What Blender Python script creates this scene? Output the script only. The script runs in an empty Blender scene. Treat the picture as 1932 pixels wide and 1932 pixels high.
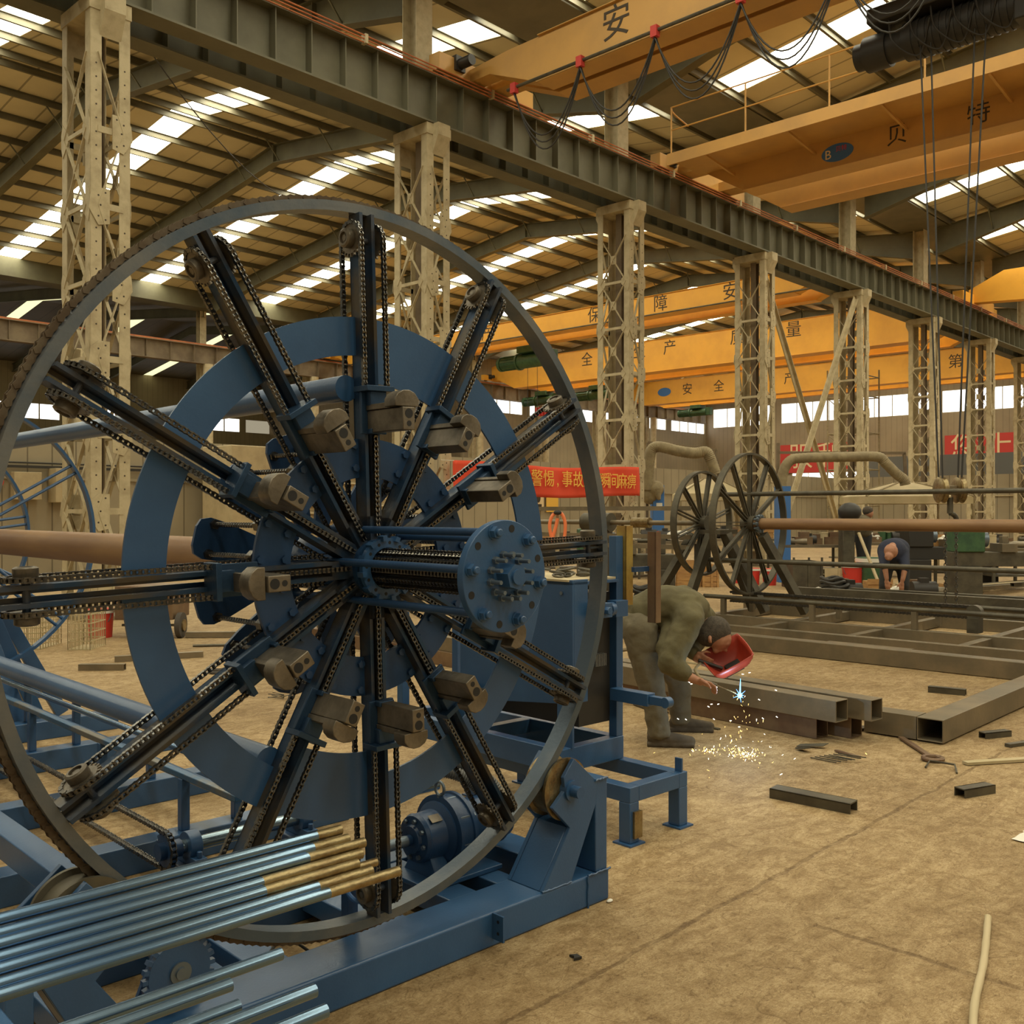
import bpy, bmesh, math, random
from mathutils import Vector, Matrix, Quaternion
random.seed(7)
PI = math.pi
SC = bpy.context.scene
COL = SC.collection
YAW = math.radians(43.3)          # the camera looks 43.3 deg off the column row (world X)
MROT = math.radians(-3.05)        # the cage machine is turned 3 deg off the column row
CROT = YAW - PI / 2

# ------------------------------------------------------------------ camera, world, exposure
cd = bpy.data.cameras.new('camera')
cd.sensor_width = 36.0
cd.lens = 1863.0 / 1932.0 * 36.0
cd.clip_start = 0.05
cd.clip_end = 400
cam = bpy.data.objects.new('camera', cd)
cam.location = (0, 0, 1.5)
cam.rotation_euler = (PI / 2, 0, YAW - PI / 2)
COL.objects.link(cam)
SC.camera = cam
SC.view_settings.view_transform = 'Standard'
SC.view_settings.look = 'None'
SC.view_settings.gamma = 1.0
SC.view_settings.use_curve_mapping = False
SC.view_settings.exposure = 0.0
SKY_LEVEL = 0.34
SKYLIGHT_LEVEL = 13.0
WINDOW_LEVEL = 2.2
w = bpy.data.worlds.new('world')
SC.world = w
w.use_nodes = True
bg = w.node_tree.nodes['Background']
bg.inputs[0].default_value = (1.0, 0.88, 0.62, 1)
bg.inputs[1].default_value = SKY_LEVEL


# ------------------------------------------------------------------ materials
def mat(name, c, rough=0.6, metal=0.0, c2=None, scale=6.0, detail=4.0, lo=0.4, hi=0.62, bump=0.0, bscale=None,
        spec=0.5, emis=None, estr=0.0, stretch=None, coat=0.0, rough2=None):
    m = bpy.data.materials.new(name)
    m.use_nodes = True
    nt = m.node_tree
    b = nt.nodes['Principled BSDF']
    b.inputs['Base Color'].default_value = (*c, 1)
    b.inputs['Roughness'].default_value = rough
    b.inputs['Metallic'].default_value = metal
    b.inputs['Specular IOR Level'].default_value = spec
    b.inputs['Coat Weight'].default_value = coat
    if emis:
        b.inputs['Emission Color'].default_value = (*emis, 1)
        b.inputs['Emission Strength'].default_value = estr
    if c2 is not None or bump:
        tc = nt.nodes.new('ShaderNodeTexCoord')
        mp = nt.nodes.new('ShaderNodeMapping')
        if stretch:
            mp.inputs['Scale'].default_value = stretch
        nt.links.new(tc.outputs['Object'], mp.inputs['Vector'])
        nz = nt.nodes.new('ShaderNodeTexNoise')
        nz.inputs['Scale'].default_value = scale
        nz.inputs['Detail'].default_value = detail
        nz.inputs['Roughness'].default_value = 0.6
        nt.links.new(mp.outputs[0], nz.inputs['Vector'])
        rp = nt.nodes.new('ShaderNodeValToRGB')
        rp.color_ramp.elements[0].position = lo
        rp.color_ramp.elements[1].position = hi
        rp.color_ramp.elements[0].color = (*c, 1)
        rp.color_ramp.elements[1].color = (*(c2 or c), 1)
        nt.links.new(nz.outputs['Fac'], rp.inputs['Fac'])
        nt.links.new(rp.outputs[0], b.inputs['Base Color'])
        if rough2 is not None:
            mr = nt.nodes.new('ShaderNodeMapRange')
            mr.inputs['From Min'].default_value = lo
            mr.inputs['From Max'].default_value = hi
            mr.inputs['To Min'].default_value = rough
            mr.inputs['To Max'].default_value = rough2
            nt.links.new(nz.outputs['Fac'], mr.inputs['Value'])
            nt.links.new(mr.outputs[0], b.inputs['Roughness'])
        if bump:
            n2 = nt.nodes.new('ShaderNodeTexNoise')
            n2.inputs['Scale'].default_value = bscale or scale * 4
            n2.inputs['Detail'].default_value = 5
            nt.links.new(mp.outputs[0], n2.inputs['Vector'])
            bp = nt.nodes.new('ShaderNodeBump')
            bp.inputs['Strength'].default_value = bump
            bp.inputs['Distance'].default_value = 0.02
            nt.links.new(n2.outputs['Fac'], bp.inputs['Height'])
            nt.links.new(bp.outputs[0], b.inputs['Normal'])
    return m


def emitter(name, c, s):
    m = bpy.data.materials.new(name)
    m.use_nodes = True
    nt = m.node_tree
    for n in list(nt.nodes):
        if n.type == 'BSDF_PRINCIPLED':
            nt.nodes.remove(n)
    e = nt.nodes.new('ShaderNodeEmission')
    e.inputs[0].default_value = (*c, 1)
    e.inputs[1].default_value = s
    nt.links.new(e.outputs[0], nt.nodes['Material Output'].inputs['Surface'])
    return m


M = {}
M['blue'] = mat('blue_paint', (0.024, 0.076, 0.178), 0.33, 0.0, (0.033, 0.097, 0.215), 2.2, 5, bump=0.04, bscale=120, spec=0.6)
M['blue_dark'] = mat('blue_paint_dark', (0.014, 0.048, 0.12), 0.36, 0.0, (0.021, 0.062, 0.15), 5, bump=0.05, bscale=90)
M['blue_worn'] = mat('blue_paint_worn_to_steel', (0.04, 0.11, 0.21), 0.36, 0.15, (0.16, 0.15, 0.125), 2.6, 6, 0.46, 0.56, bump=0.06, bscale=60)
M['rim'] = mat('rim_steel_overpainted', (0.085, 0.115, 0.15), 0.34, 0.5, (0.2, 0.2, 0.19), 1.6, 7, 0.42, 0.6, bump=0.05, bscale=70)
M['rail_steel'] = mat('oily_rail_steel', (0.10, 0.082, 0.058), 0.38, 0.45, (0.025, 0.06, 0.12), 3.0, 4, 0.42, 0.54, bump=0.08, bscale=40)
M['chain'] = mat('oiled_chain_steel', (0.10, 0.10, 0.098), 0.24, 0.9, (0.17, 0.155, 0.13), 30)
M['chain_rust'] = mat('rusty_chain', (0.10, 0.065, 0.035), 0.75, 0.3, (0.16, 0.12, 0.075), 14)
M['block'] = mat('machined_block_steel', (0.12, 0.10, 0.072), 0.40, 0.6, (0.23, 0.195, 0.145), 9, 6, bump=0.08, bscale=60)
M['hole'] = mat('bore_dark', (0.01, 0.01, 0.01), 0.6)
M['bolt'] = mat('zinc_bolt', (0.16, 0.2, 0.24), 0.35, 0.6)
M['tube'] = mat('blued_steel_tube', (0.11, 0.20, 0.34), 0.2, 0.85, (0.20, 0.27, 0.32), 1.2, 3, stretch=(0.6, 1, 1))
M['brass'] = mat('rusty_gold_steel', (0.34, 0.27, 0.14), 0.32, 0.8, (0.22, 0.15, 0.07), 22, 6, bump=0.15, bscale=90)
M['pipe'] = mat('varnished_brown_pipe', (0.30, 0.17, 0.075), 0.5, 0.1, (0.20, 0.105, 0.05), 1.6, 6, stretch=(3, 0.6, 3), bump=0.05)
M['cream'] = mat('dusty_cream_paint', (0.50, 0.42, 0.26), 0.7, 0.0, (0.36, 0.29, 0.17), 5, 7, 0.42, 0.72, bump=0.1, bscale=30)
M['girder'] = mat('dusty_grey_green_paint', (0.145, 0.135, 0.085), 0.6, 0.0, (0.10, 0.092, 0.055), 1.2, 6, 0.4, 0.7)
M['girder2'] = mat('brown_runway_paint', (0.20, 0.15, 0.09), 0.7, 0.0, (0.14, 0.10, 0.06), 1.5)
M['raft'] = mat('rafter_paint', (0.135, 0.125, 0.07), 0.65, 0.0, (0.10, 0.09, 0.05), 0.8)
M['purlin'] = mat('purlin_galvanised', (0.17, 0.15, 0.095), 0.5, 0.1, (0.13, 0.115, 0.07), 1.0)
M['copper'] = mat('busbar_insulated_copper', (0.50, 0.16, 0.05), 0.45, 0.2, (0.38, 0.12, 0.05), 3)
M['crane'] = mat('crane_orange_paint', (0.82, 0.40, 0.045), 0.5, 0.0, (0.70, 0.33, 0.04), 0.8, 6, 0.4, 0.7)
M['crane_near'] = mat('crane_orange_dusty', (0.60, 0.33, 0.085), 0.55, 0.0, (0.48, 0.27, 0.08), 0.9, 6, 0.4, 0.7)
M['letter'] = mat('stencil_black', (0.05, 0.035, 0.02), 0.7)
M['black'] = mat('dark_motor_paint', (0.035, 0.032, 0.028), 0.5, 0.2)
M['cable'] = mat('black_cable', (0.03, 0.027, 0.022), 0.6)
M['steel_brown'] = mat('mill_scale_steel', (0.18, 0.15, 0.10), 0.42, 0.4, (0.26, 0.205, 0.13), 3.0, 6, 0.42, 0.66, bump=0.05, bscale=40)
M['steel_red'] = mat('mill_scale_reddish', (0.17, 0.10, 0.06), 0.5, 0.4, (0.24, 0.16, 0.09), 3.5, 6, bump=0.05)
M['steel_dark'] = mat('dark_frame_steel', (0.085, 0.075, 0.055), 0.5, 0.5, (0.13, 0.115, 0.08), 4, 5, bump=0.04)
M['white'] = mat('off_white_plastic', (0.75, 0.72, 0.62), 0.6)
M['red'] = mat('red_plastic', (0.62, 0.045, 0.03), 0.45)
M['banner'] = mat('red_banner_cloth', (0.72, 0.07, 0.025), 0.8)
M['yellow'] = mat('banner_yellow', (0.86, 0.5, 0.08), 0.8)
M['signred'] = mat('sign_red', (0.55, 0.05, 0.04), 0.7)
M['signcream'] = mat('sign_cream', (0.8, 0.62, 0.36), 0.7)
M['wallsheet'] = None
M['wood'] = mat('crate_wood', (0.48, 0.27, 0.09), 0.7, 0.0, (0.36, 0.19, 0.07), 5, 5, stretch=(1, 1, 5))
M['cabinet'] = mat('beige_cabinet', (0.50, 0.40, 0.23), 0.6, 0.0, (0.42, 0.33, 0.19), 3)
M['duct'] = mat('flexible_duct', (0.30, 0.24, 0.13), 0.7, 0.0, (0.22, 0.17, 0.09), 6)
M['hood'] = mat('hood_canvas', (0.52, 0.42, 0.25), 0.7, 0.0, (0.44, 0.36, 0.2), 2)
M['bluecab'] = mat('blue_cabinet_paint', (0.05, 0.16, 0.42), 0.5)
M['orange'] = mat('orange_rubber_hose', (0.95, 0.25, 0.09), 0.5)
M['green'] = mat('green_paint', (0.05, 0.12, 0.05), 0.5, 0.0, (0.03, 0.08, 0.04), 6)
M['grey'] = mat('grey_plastic', (0.13, 0.13, 0.12), 0.5)
M['yellow_plate'] = mat('rusty_yellow_plate', (0.50, 0.36, 0.09), 0.45, 0.4, (0.36, 0.22, 0.06), 8, 6)
M['rubber'] = mat('tyre_rubber', (0.07, 0.06, 0.05), 0.8)
M['skin'] = mat('skin', (0.42, 0.20, 0.11), 0.55, 0.0, (0.36, 0.16, 0.09), 20)
M['hair'] = mat('hair_dark_short', (0.055, 0.042, 0.03), 0.85, 0.0, (0.09, 0.072, 0.05), 60, bump=0.5, bscale=200)
M['jacket'] = mat('olive_jacket_cloth', (0.125, 0.105, 0.048), 0.9, 0.0, (0.09, 0.075, 0.034), 5, 6, bump=0.5, bscale=9)
M['trouser'] = mat('grey_brown_trousers', (0.145, 0.12, 0.072), 0.9, 0.0, (0.11, 0.09, 0.055), 6, 6, bump=0.5, bscale=9)
M['shoe'] = mat('dusty_brown_shoe', (0.06, 0.042, 0.022), 0.8, 0.0, (0.09, 0.065, 0.035), 14)
M['glove'] = mat('dark_glove', (0.05, 0.045, 0.04), 0.8)
M['navy'] = mat('navy_shirt', (0.025, 0.03, 0.055), 0.9)
M['darkcloth'] = mat('dark_trousers', (0.03, 0.03, 0.03), 0.9)
M['mask'] = mat('red_welding_shield', (0.42, 0.05, 0.025), 0.42, 0.0, (0.34, 0.04, 0.02), 8)
M['skylight'] = emitter('skylight_daylight', (1.0, 0.945, 0.72), SKYLIGHT_LEVEL)
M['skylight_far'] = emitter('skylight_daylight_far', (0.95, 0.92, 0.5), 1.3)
M['windowglow'] = emitter('window_daylight', (1.0, 0.99, 0.95), WINDOW_LEVEL)
M['arc'] = emitter('arc_light', (0.16, 0.45, 1.0), 4.5)
M['arc_core'] = emitter('arc_core', (0.75, 0.9, 1.0), 40.0)
M['spark'] = emitter('hot_spark', (1.0, 0.66, 0.2), 3.5)
M['sparkwhite'] = emitter('hot_spark_white', (1.0, 0.93, 0.75), 4.0)


def sheet_mat(name, c, c2, period, axis='X', ridge=0.35, rough=0.6):
    """profiled sheet metal: thin darker seams every `period` metres plus soft dirt"""
    m = bpy.data.materials.new(name)
    m.use_nodes = True
    nt = m.node_tree
    b = nt.nodes['Principled BSDF']
    b.inputs['Roughness'].default_value = rough
    tc = nt.nodes.new('ShaderNodeTexCoord')
    sx = nt.nodes.new('ShaderNodeSeparateXYZ')
    nt.links.new(tc.outputs['Object'], sx.inputs[0])
    mu = nt.nodes.new('ShaderNodeMath'); mu.operation = 'MULTIPLY'; mu.inputs[1].default_value = 1.0 / period
    nt.links.new(sx.outputs[axis], mu.inputs[0])
    fr = nt.nodes.new('ShaderNodeMath'); fr.operation = 'FRACT'
    nt.links.new(mu.outputs[0], fr.inputs[0])
    lt = nt.nodes.new('ShaderNodeMath'); lt.operation = 'LESS_THAN'; lt.inputs[1].default_value = 0.06
    nt.links.new(fr.outputs[0], lt.inputs[0])
    nz = nt.nodes.new('ShaderNodeTexNoise'); nz.inputs['Scale'].default_value = 0.6; nz.inputs['Detail'].default_value = 6
    nt.links.new(tc.outputs['Object'], nz.inputs['Vector'])
    rp = nt.nodes.new('ShaderNodeValToRGB')
    rp.color_ramp.elements[0].color = (*c, 1); rp.color_ramp.elements[1].color = (*c2, 1)
    rp.color_ramp.elements[0].position = 0.38; rp.color_ramp.elements[1].position = 0.68
    nt.links.new(nz.outputs['Fac'], rp.inputs['Fac'])
    mx = nt.nodes.new('ShaderNodeMix'); mx.data_type = 'RGBA'; mx.blend_type = 'MULTIPLY'
    mf = nt.nodes.new('ShaderNodeMath'); mf.operation = 'MULTIPLY'; mf.inputs[1].default_value = ridge
    nt.links.new(lt.outputs[0], mf.inputs[0])
    nt.links.new(mf.outputs[0], mx.inputs['Factor'])
    nt.links.new(rp.outputs[0], mx.inputs['A'])
    mx.inputs['B'].default_value = (0.15, 0.13, 0.1, 1)
    nt.links.new(mx.outputs['Result'], b.inputs['Base Color'])
    bp = nt.nodes.new('ShaderNodeBump'); bp.inputs['Strength'].default_value = 0.5; bp.inputs['Distance'].default_value = 0.02
    nt.links.new(fr.outputs[0], bp.inputs['Height'])
    nt.links.new(bp.outputs[0], b.inputs['Normal'])
    return m


M['roofsheet'] = sheet_mat('roof_liner_sheet', (0.64, 0.56, 0.37), (0.55, 0.48, 0.31), 1.0, 'X', 0.6)
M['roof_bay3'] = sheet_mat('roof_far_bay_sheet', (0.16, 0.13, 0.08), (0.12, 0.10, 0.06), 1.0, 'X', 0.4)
M['partition'] = sheet_mat('partition_sheet', (0.38, 0.32, 0.21), (0.31, 0.26, 0.17), 0.55, 'X', 0.6)
M['partition_y'] = sheet_mat('partition_sheet_y', (0.34, 0.29, 0.19), (0.28, 0.23, 0.15), 0.55, 'Y', 0.6)
M['endwall'] = sheet_mat('end_wall_sheet', (0.34, 0.26, 0.16), (0.28, 0.21, 0.13), 0.4, 'Y', 0.4)
M['sidewall'] = sheet_mat('side_wall_sheet', (0.33, 0.27, 0.17), (0.27, 0.22, 0.14), 0.4, 'X', 0.4)


def floor_mat():
    m = bpy.data.materials.new('dusty_concrete')
    m.use_nodes = True
    nt = m.node_tree
    b = nt.nodes['Principled BSDF']
    L = nt.links.new
    tc = nt.nodes.new('ShaderNodeTexCoord')

    def noise(s, d, r=0.6, dist=0.0, stretch=None, rz=0.0):
        mp = nt.nodes.new('ShaderNodeMapping')
        if stretch: mp.inputs['Scale'].default_value = stretch
        mp.inputs['Rotation'].default_value = (0, 0, rz)
        L(tc.outputs['Object'], mp.inputs[0])
        n = nt.nodes.new('ShaderNodeTexNoise')
        n.inputs['Scale'].default_value = s; n.inputs['Detail'].default_value = d
        n.inputs['Roughness'].default_value = r; n.inputs['Distortion'].default_value = dist
        L(mp.outputs[0], n.inputs['Vector'])
        return n.outputs['Fac']

    def ramp(src, p0, p1, c0, c1):
        r = nt.nodes.new('ShaderNodeValToRGB')
        r.color_ramp.elements[0].position = p0; r.color_ramp.elements[1].position = p1
        r.color_ramp.elements[0].color = (*c0, 1); r.color_ramp.elements[1].color = (*c1, 1)
        L(src, r.inputs['Fac'])
        return r.outputs[0]

    def mixm(kind, f, a, bb):
        x = nt.nodes.new('ShaderNodeMix'); x.data_type = 'RGBA'; x.blend_type = kind
        if isinstance(f, float): x.inputs['Factor'].default_value = f
        else: L(f, x.inputs['Factor'])
        L(a, x.inputs['A'])
        if isinstance(bb, tuple): x.inputs['B'].default_value = (*bb, 1)
        else: L(bb, x.inputs['B'])
        return x.outputs['Result']
    base = ramp(noise(0.55, 8, 0.62, 0.4), 0.34, 0.68, (0.37, 0.265, 0.135), (0.60, 0.455, 0.255))
    c = mixm('MULTIPLY', 0.75, base, ramp(noise(7, 8, 0.7, 1.6), 0.40, 0.56, (0.66, 0.60, 0.50), (1, 1, 1)))
    c = mixm('MULTIPLY', 0.5, c, ramp(noise(2.2, 8, 0.72, 2.4, (1, 3.2, 1), 0.5), 0.44, 0.56, (0.62, 0.55, 0.46), (1, 1, 1)))
    c = mixm('MULTIPLY', 0.55, c, ramp(noise(24, 8, 0.75, 2.5, (1, 2.4, 1), 1.1), 0.45, 0.54, (0.66, 0.58, 0.47), (1, 1, 1)))
    c = mixm('MULTIPLY', 0.6, c, ramp(noise(60, 3, 0.7), 0.36, 0.5, (0.7, 0.66, 0.6), (1, 1, 1)))
    # slab joints: every 6.7 m along X (at 3.35 ...) and every 8 m along Y (at 2.0 ...)
    sx = nt.nodes.new('ShaderNodeSeparateXYZ'); L(tc.outputs['Object'], sx.inputs[0])
    wob = noise(3.0, 5, 0.7)

    def joint(axis, off, period, width):
        w1 = nt.nodes.new('ShaderNodeMath'); w1.operation = 'MULTIPLY_ADD'
        L(wob, w1.inputs[0]); w1.inputs[1].default_value = 0.09; w1.inputs[2].default_value = -0.045 - off + period * 20.5
        ad = nt.nodes.new('ShaderNodeMath'); ad.operation = 'ADD'
        L(sx.outputs[axis], ad.inputs[0]); L(w1.outputs[0], ad.inputs[1])
        md = nt.nodes.new('ShaderNodeMath'); md.operation = 'MODULO'; L(ad.outputs[0], md.inputs[0]); md.inputs[1].default_value = period
        sb = nt.nodes.new('ShaderNodeMath'); sb.operation = 'SUBTRACT'; L(md.outputs[0], sb.inputs[0]); sb.inputs[1].default_value = period / 2
        ab = nt.nodes.new('ShaderNodeMath'); ab.operation = 'ABSOLUTE'; L(sb.outputs[0], ab.inputs[0])
        mr = nt.nodes.new('ShaderNodeMapRange'); L(ab.outputs[0], mr.inputs['Value'])
        mr.inputs['From Min'].default_value = width * 0.35; mr.inputs['From Max'].default_value = width
        mr.inputs['To Min'].default_value = 0.0; mr.inputs['To Max'].default_value = 1.0
        return mr.outputs[0]
    j1, j2_ = joint('Y', 2.0, 8.0, 0.014), joint('X', 3.36, 6.7, 0.016)
    lim = nt.nodes.new('ShaderNodeMath'); lim.operation = 'GREATER_THAN'; L(sx.outputs['Y'], lim.inputs[0]); lim.inputs[1].default_value = 1.66
    jm = nt.nodes.new('ShaderNodeMath'); jm.operation = 'MAXIMUM'; L(j2_, jm.inputs[0]); L(lim.outputs[0], jm.inputs[1])
    j2 = jm.outputs[0]

    def hairlines(scale, dist, width, stretch=None, rz=0.0):
        n = noise(scale, 3, 0.6, dist, stretch, rz)
        a = nt.nodes.new('ShaderNodeMath'); a.operation = 'SUBTRACT'; L(n, a.inputs[0]); a.inputs[1].default_value = 0.5
        b2 = nt.nodes.new('ShaderNodeMath'); b2.operation = 'ABSOLUTE'; L(a.outputs[0], b2.inputs[0])
        r = nt.nodes.new('ShaderNodeMapRange'); L(b2.outputs[0], r.inputs['Value'])
        r.inputs['From Min'].default_value = width * .3; r.inputs['From Max'].default_value = width
        return r.outputs[0]
    for (sc_, di, wi, st, rz_, fac) in ((5.0, 2.0, .010, (1, 3, 1), .9, .55), (9.0, 3.0, .012, (2.5, 1, 1), .3, .5), (2.6, 1.2, .005, None, 0, .5), (18.0, 3.5, .02, (1, 2, 1), 2.0, .45)):
        c = mixm('MULTIPLY', fac, c, ramp(hairlines(sc_, di, wi, st, rz_), 0.0, 1.0, (0.45, 0.38, 0.28), (1, 1, 1)))
    mn = nt.nodes.new('ShaderNodeMath'); mn.operation = 'MINIMUM'; L(j1, mn.inputs[0]); L(j2, mn.inputs[1])
    brk = nt.nodes.new('ShaderNodeMapRange'); L(noise(9, 4), brk.inputs['Value'])
    brk.inputs['From Min'].default_value = 0.35; brk.inputs['From Max'].default_value = 0.6
    brk.inputs['To Min'].default_value = 0.0; brk.inputs['To Max'].default_value = 0.55
    mxx = nt.nodes.new('ShaderNodeMath'); mxx.operation = 'MAXIMUM'; L(mn.outputs[0], mxx.inputs[0]); L(brk.outputs[0], mxx.inputs[1])
    jc = ramp(mxx.outputs[0], 0.0, 1.0, (0.42, 0.36, 0.28), (1, 1, 1))
    c = mixm('MULTIPLY', 0.9, c, jc)
    L(c, b.inputs['Base Color'])
    b.inputs['Roughness'].default_value = 0.72
    b.inputs['Specular IOR Level'].default_value = 0.3
    bp = nt.nodes.new('ShaderNodeBump'); bp.inputs['Strength'].default_value = 0.35; bp.inputs['Distance'].default_value = 0.01
    hs = nt.nodes.new('ShaderNodeMath'); hs.operation = 'ADD'
    L(noise(14, 8, 0.7, 1.0), hs.inputs[0]); L(mxx.outputs[0], hs.inputs[1])
    L(hs.outputs[0], bp.inputs['Height']); L(bp.outputs[0], b.inputs['Normal'])
    return m


M['floor'] = floor_mat()


# ------------------------------------------------------------------ mesh builder
def V(*a):
    return Vector(a)


class MB:
    def __init__(self):
        self.v = []; self.f = []

    def add(self, vs, fs):
        o = len(self.v)
        self.v += [Vector(p) for p in vs]
        self.f += [tuple(i + o for i in f) for f in fs]
        return self

    def box(self, x0, x1, y0, y1, z0, z1):
        return self.add([(x0, y0, z0), (x1, y0, z0), (x1, y1, z0), (x0, y1, z0), (x0, y0, z1), (x1, y0, z1), (x1, y1, z1), (x0, y1, z1)],
                        [(0, 3, 2, 1), (4, 5, 6, 7), (0, 1, 5, 4), (1, 2, 6, 5), (2, 3, 7, 6), (3, 0, 4, 7)])

    def obox(self, c, ax, ay, az, sx, sy, sz):
        c = Vector(c); vs = []
        for k in (-1, 1):
            for i, j in ((-1, -1), (1, -1), (1, 1), (-1, 1)):
                vs.append(c + ax * (i * sx / 2) + ay * (j * sy / 2) + az * (k * sz / 2))
        return self.add(vs, [(0, 3, 2, 1), (4, 5, 6, 7), (0, 1, 5, 4), (1, 2, 6, 5), (2, 3, 7, 6), (3, 0, 4, 7)])

    def bar(self, p, q, w, h, up=(0, 0, 1)):
        """solid rectangular bar from p to q: w sideways, h along up"""
        p, q = Vector(p), Vector(q)
        d = (q - p); L = d.length; d.normalize()
        s = d.cross(Vector(up))
        if s.length < 1e-5: s = d.cross(Vector((1, 0, 0)))
        s.normalize(); u = s.cross(d).normalized()
        return self.obox((p + q) / 2, d, s, u, L, w, h)

    def box_tube(self, p, q, w, h, t=0.006, up=(0, 0, 1)):
        """hollow rectangular tube with open ends"""
        p, q = Vector(p), Vector(q)
        d = (q - p).normalized(); s = d.cross(Vector(up)).normalized(); u = s.cross(d).normalized()
        vs = []
        for e in (p, q):
            for (a, b) in ((w / 2, h / 2), (w / 2 - t, h / 2 - t)):
                for i, j in ((-1, -1), (1, -1), (1, 1), (-1, 1)):
                    vs.append(e + s * (i * a) + u * (j * b))
        fs = []
        for k in range(4):
            n = (k + 1) % 4
            fs += [(k, n, n + 8, k + 8), (k + 4, k + 12, n + 12, n + 4), (k, k + 4, n + 4, n), (k + 8, n + 8, n + 12, k + 12)]
        return self.add(vs, fs)

    def tube(self, p, q, r, n=12, r2=None, cap=True):
        p, q = Vector(p), Vector(q)
        r2 = r if r2 is None else r2
        d = (q - p).normalized()
        a = d.orthogonal().normalized(); b = d.cross(a)
        vs = []
        for e, rr in ((p, r), (q, r2)):
            for k in range(n):
                t = 2 * PI * k / n
                vs.append(e + a * (rr * math.cos(t)) + b * (rr * math.sin(t)))
        fs = [(k, (k + 1) % n, (k + 1) % n + n, k + n) for k in range(n)]
        if cap:
            fs += [tuple(range(n - 1, -1, -1)), tuple(range(n, 2 * n))]
        return self.add(vs, fs)

    def pipe(self, p, q, r, ri, n=16):
        """hollow round pipe with open ends"""
        p, q = Vector(p), Vector(q); d = (q - p).normalized()
        a = d.orthogonal().normalized(); b = d.cross(a); vs = []
        for e in (p, q):
            for rr in (r, ri):
                for k in range(n):
                    t = 2 * PI * k / n
                    vs.append(e + a * (rr * math.cos(t)) + b * (rr * math.sin(t)))
        fs = []
        for k in range(n):
            m = (k + 1) % n
            fs += [(k, m, m + 2 * n, k + 2 * n), (k + n, k + 3 * n, m + 3 * n, m + n), (k, k + n, m + n, m), (k + 2 * n, m + 2 * n, m + 3 * n, k + 3 * n)]
        return self.add(vs, fs)

    def path(self, pts, r, n=8, closed=False, wob=None):
        pts = [Vector(p) for p in pts]
        m = len(pts); vs = []; prev = None
        for i, p in enumerate(pts):
            if closed: d = pts[(i + 1) % m] - pts[i - 1]
            else: d = pts[min(i + 1, m - 1)] - pts[max(i - 1, 0)]
            d.normalize()
            a = (prev - d * prev.dot(d)) if prev is not None else d.orthogonal()
            a.normalize(); prev = a; b = d.cross(a)
            rr = r if wob is None else r * wob(i)
            for k in range(n):
                t = 2 * PI * k / n
                vs.append(p + a * (rr * math.cos(t)) + b * (rr * math.sin(t)))
        fs = []
        for i in range(m if closed else m - 1):
            j = (i + 1) % m
            for k in range(n):
                l = (k + 1) % n
                fs.append((i * n + k, i * n + l, j * n + l, j * n + k))
        if not closed:
            fs += [tuple(range(n - 1, -1, -1)), tuple(range((m - 1) * n, m * n))]
        return self.add(vs, fs)

    def prism(self, pts, t, o=(0, 0, 0), ax=V(1, 0, 0), ay=V(0, 0, 1), az=None):
        """2-D outline pts in plane (ax, ay) at o, pushed t along az (default ax x ay reversed)"""
        o = Vector(o); az = az or ay.cross(ax); n = len(pts)
        vs = [o + ax * a + ay * b for a, b in pts] + [o + ax * a + ay * b + az * t for a, b in pts]
        fs = [tuple(range(n)), tuple(range(2 * n - 1, n - 1, -1))] + [(i, i + n, (i + 1) % n + n, (i + 1) % n) for i in range(n)]
        return self.add(vs, fs)

    def sector(self, c, r0, r1, y0, y1, a0=0.0, a1=2 * PI, n=32):
        """annulus sector about the y axis through c=(x,z), angles measured from +x to +z"""
        full = abs(a1 - a0 - 2 * PI) < 1e-6
        m = n if full else n + 1; vs = []
        for k in range(m):
            a = a0 + (a1 - a0) * k / n; ca, sa = math.cos(a), math.sin(a)
            for r, y in ((r0, y0), (r1, y0), (r1, y1), (r0, y1)):
                vs.append((c[0] + r * ca, y, c[1] + r * sa))
        fs = []
        for k in range(n):
            i, j = k * 4, ((k + 1) % m) * 4
            for e in range(4):
                g = (e + 1) % 4
                fs.append((i + e, j + e, j + g, i + g))
        if not full:
            fs += [(0, 1, 2, 3), (4 * n + 3, 4 * n + 2, 4 * n + 1, 4 * n)]
        return self.add(vs, fs)

    def lathe(self, prof, o=(0, 0, 0), ax=V(0, 0, 1), n=24):
        """profile (r, t) revolved about axis ax from o"""
        o = Vector(o); ax = ax.normalized(); a = ax.orthogonal().normalized(); b = ax.cross(a); vs = []
        for r, t in prof:
            for k in range(n):
                g = 2 * PI * k / n
                vs.append(o + ax * t + a * (max(r, 1e-4) * math.cos(g)) + b * (max(r, 1e-4) * math.sin(g)))
        fs = []
        for i in range(len(prof) - 1):
            for k in range(n):
                l = (k + 1) % n
                fs.append((i * n + k, i * n + l, (i + 1) * n + l, (i + 1) * n + k))
        fs += [tuple(range(n - 1, -1, -1)), tuple(range((len(prof) - 1) * n, len(prof) * n))]
        return self.add(vs, fs)

    def ball(self, c, r, sx=1, sy=1, sz=1, n=12, rot=None):
        c = Vector(c); m = n // 2; vs = [Vector((0, 0, -r * sz))]
        for i in range(1, m):
            t = -PI / 2 + PI * i / m
            for k in range(n):
                g = 2 * PI * k / n
                vs.append(Vector((r * sx * math.cos(t) * math.cos(g), r * sy * math.cos(t) * math.sin(g), r * sz * math.sin(t))))
        vs.append(Vector((0, 0, r * sz)))
        fs = [(0, 1 + (k + 1) % n, 1 + k) for k in range(n)]
        for i in range(m - 2):
            for k in range(n):
                l = (k + 1) % n
                fs.append((1 + i * n + k, 1 + i * n + l, 1 + (i + 1) * n + l, 1 + (i + 1) * n + k))
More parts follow.
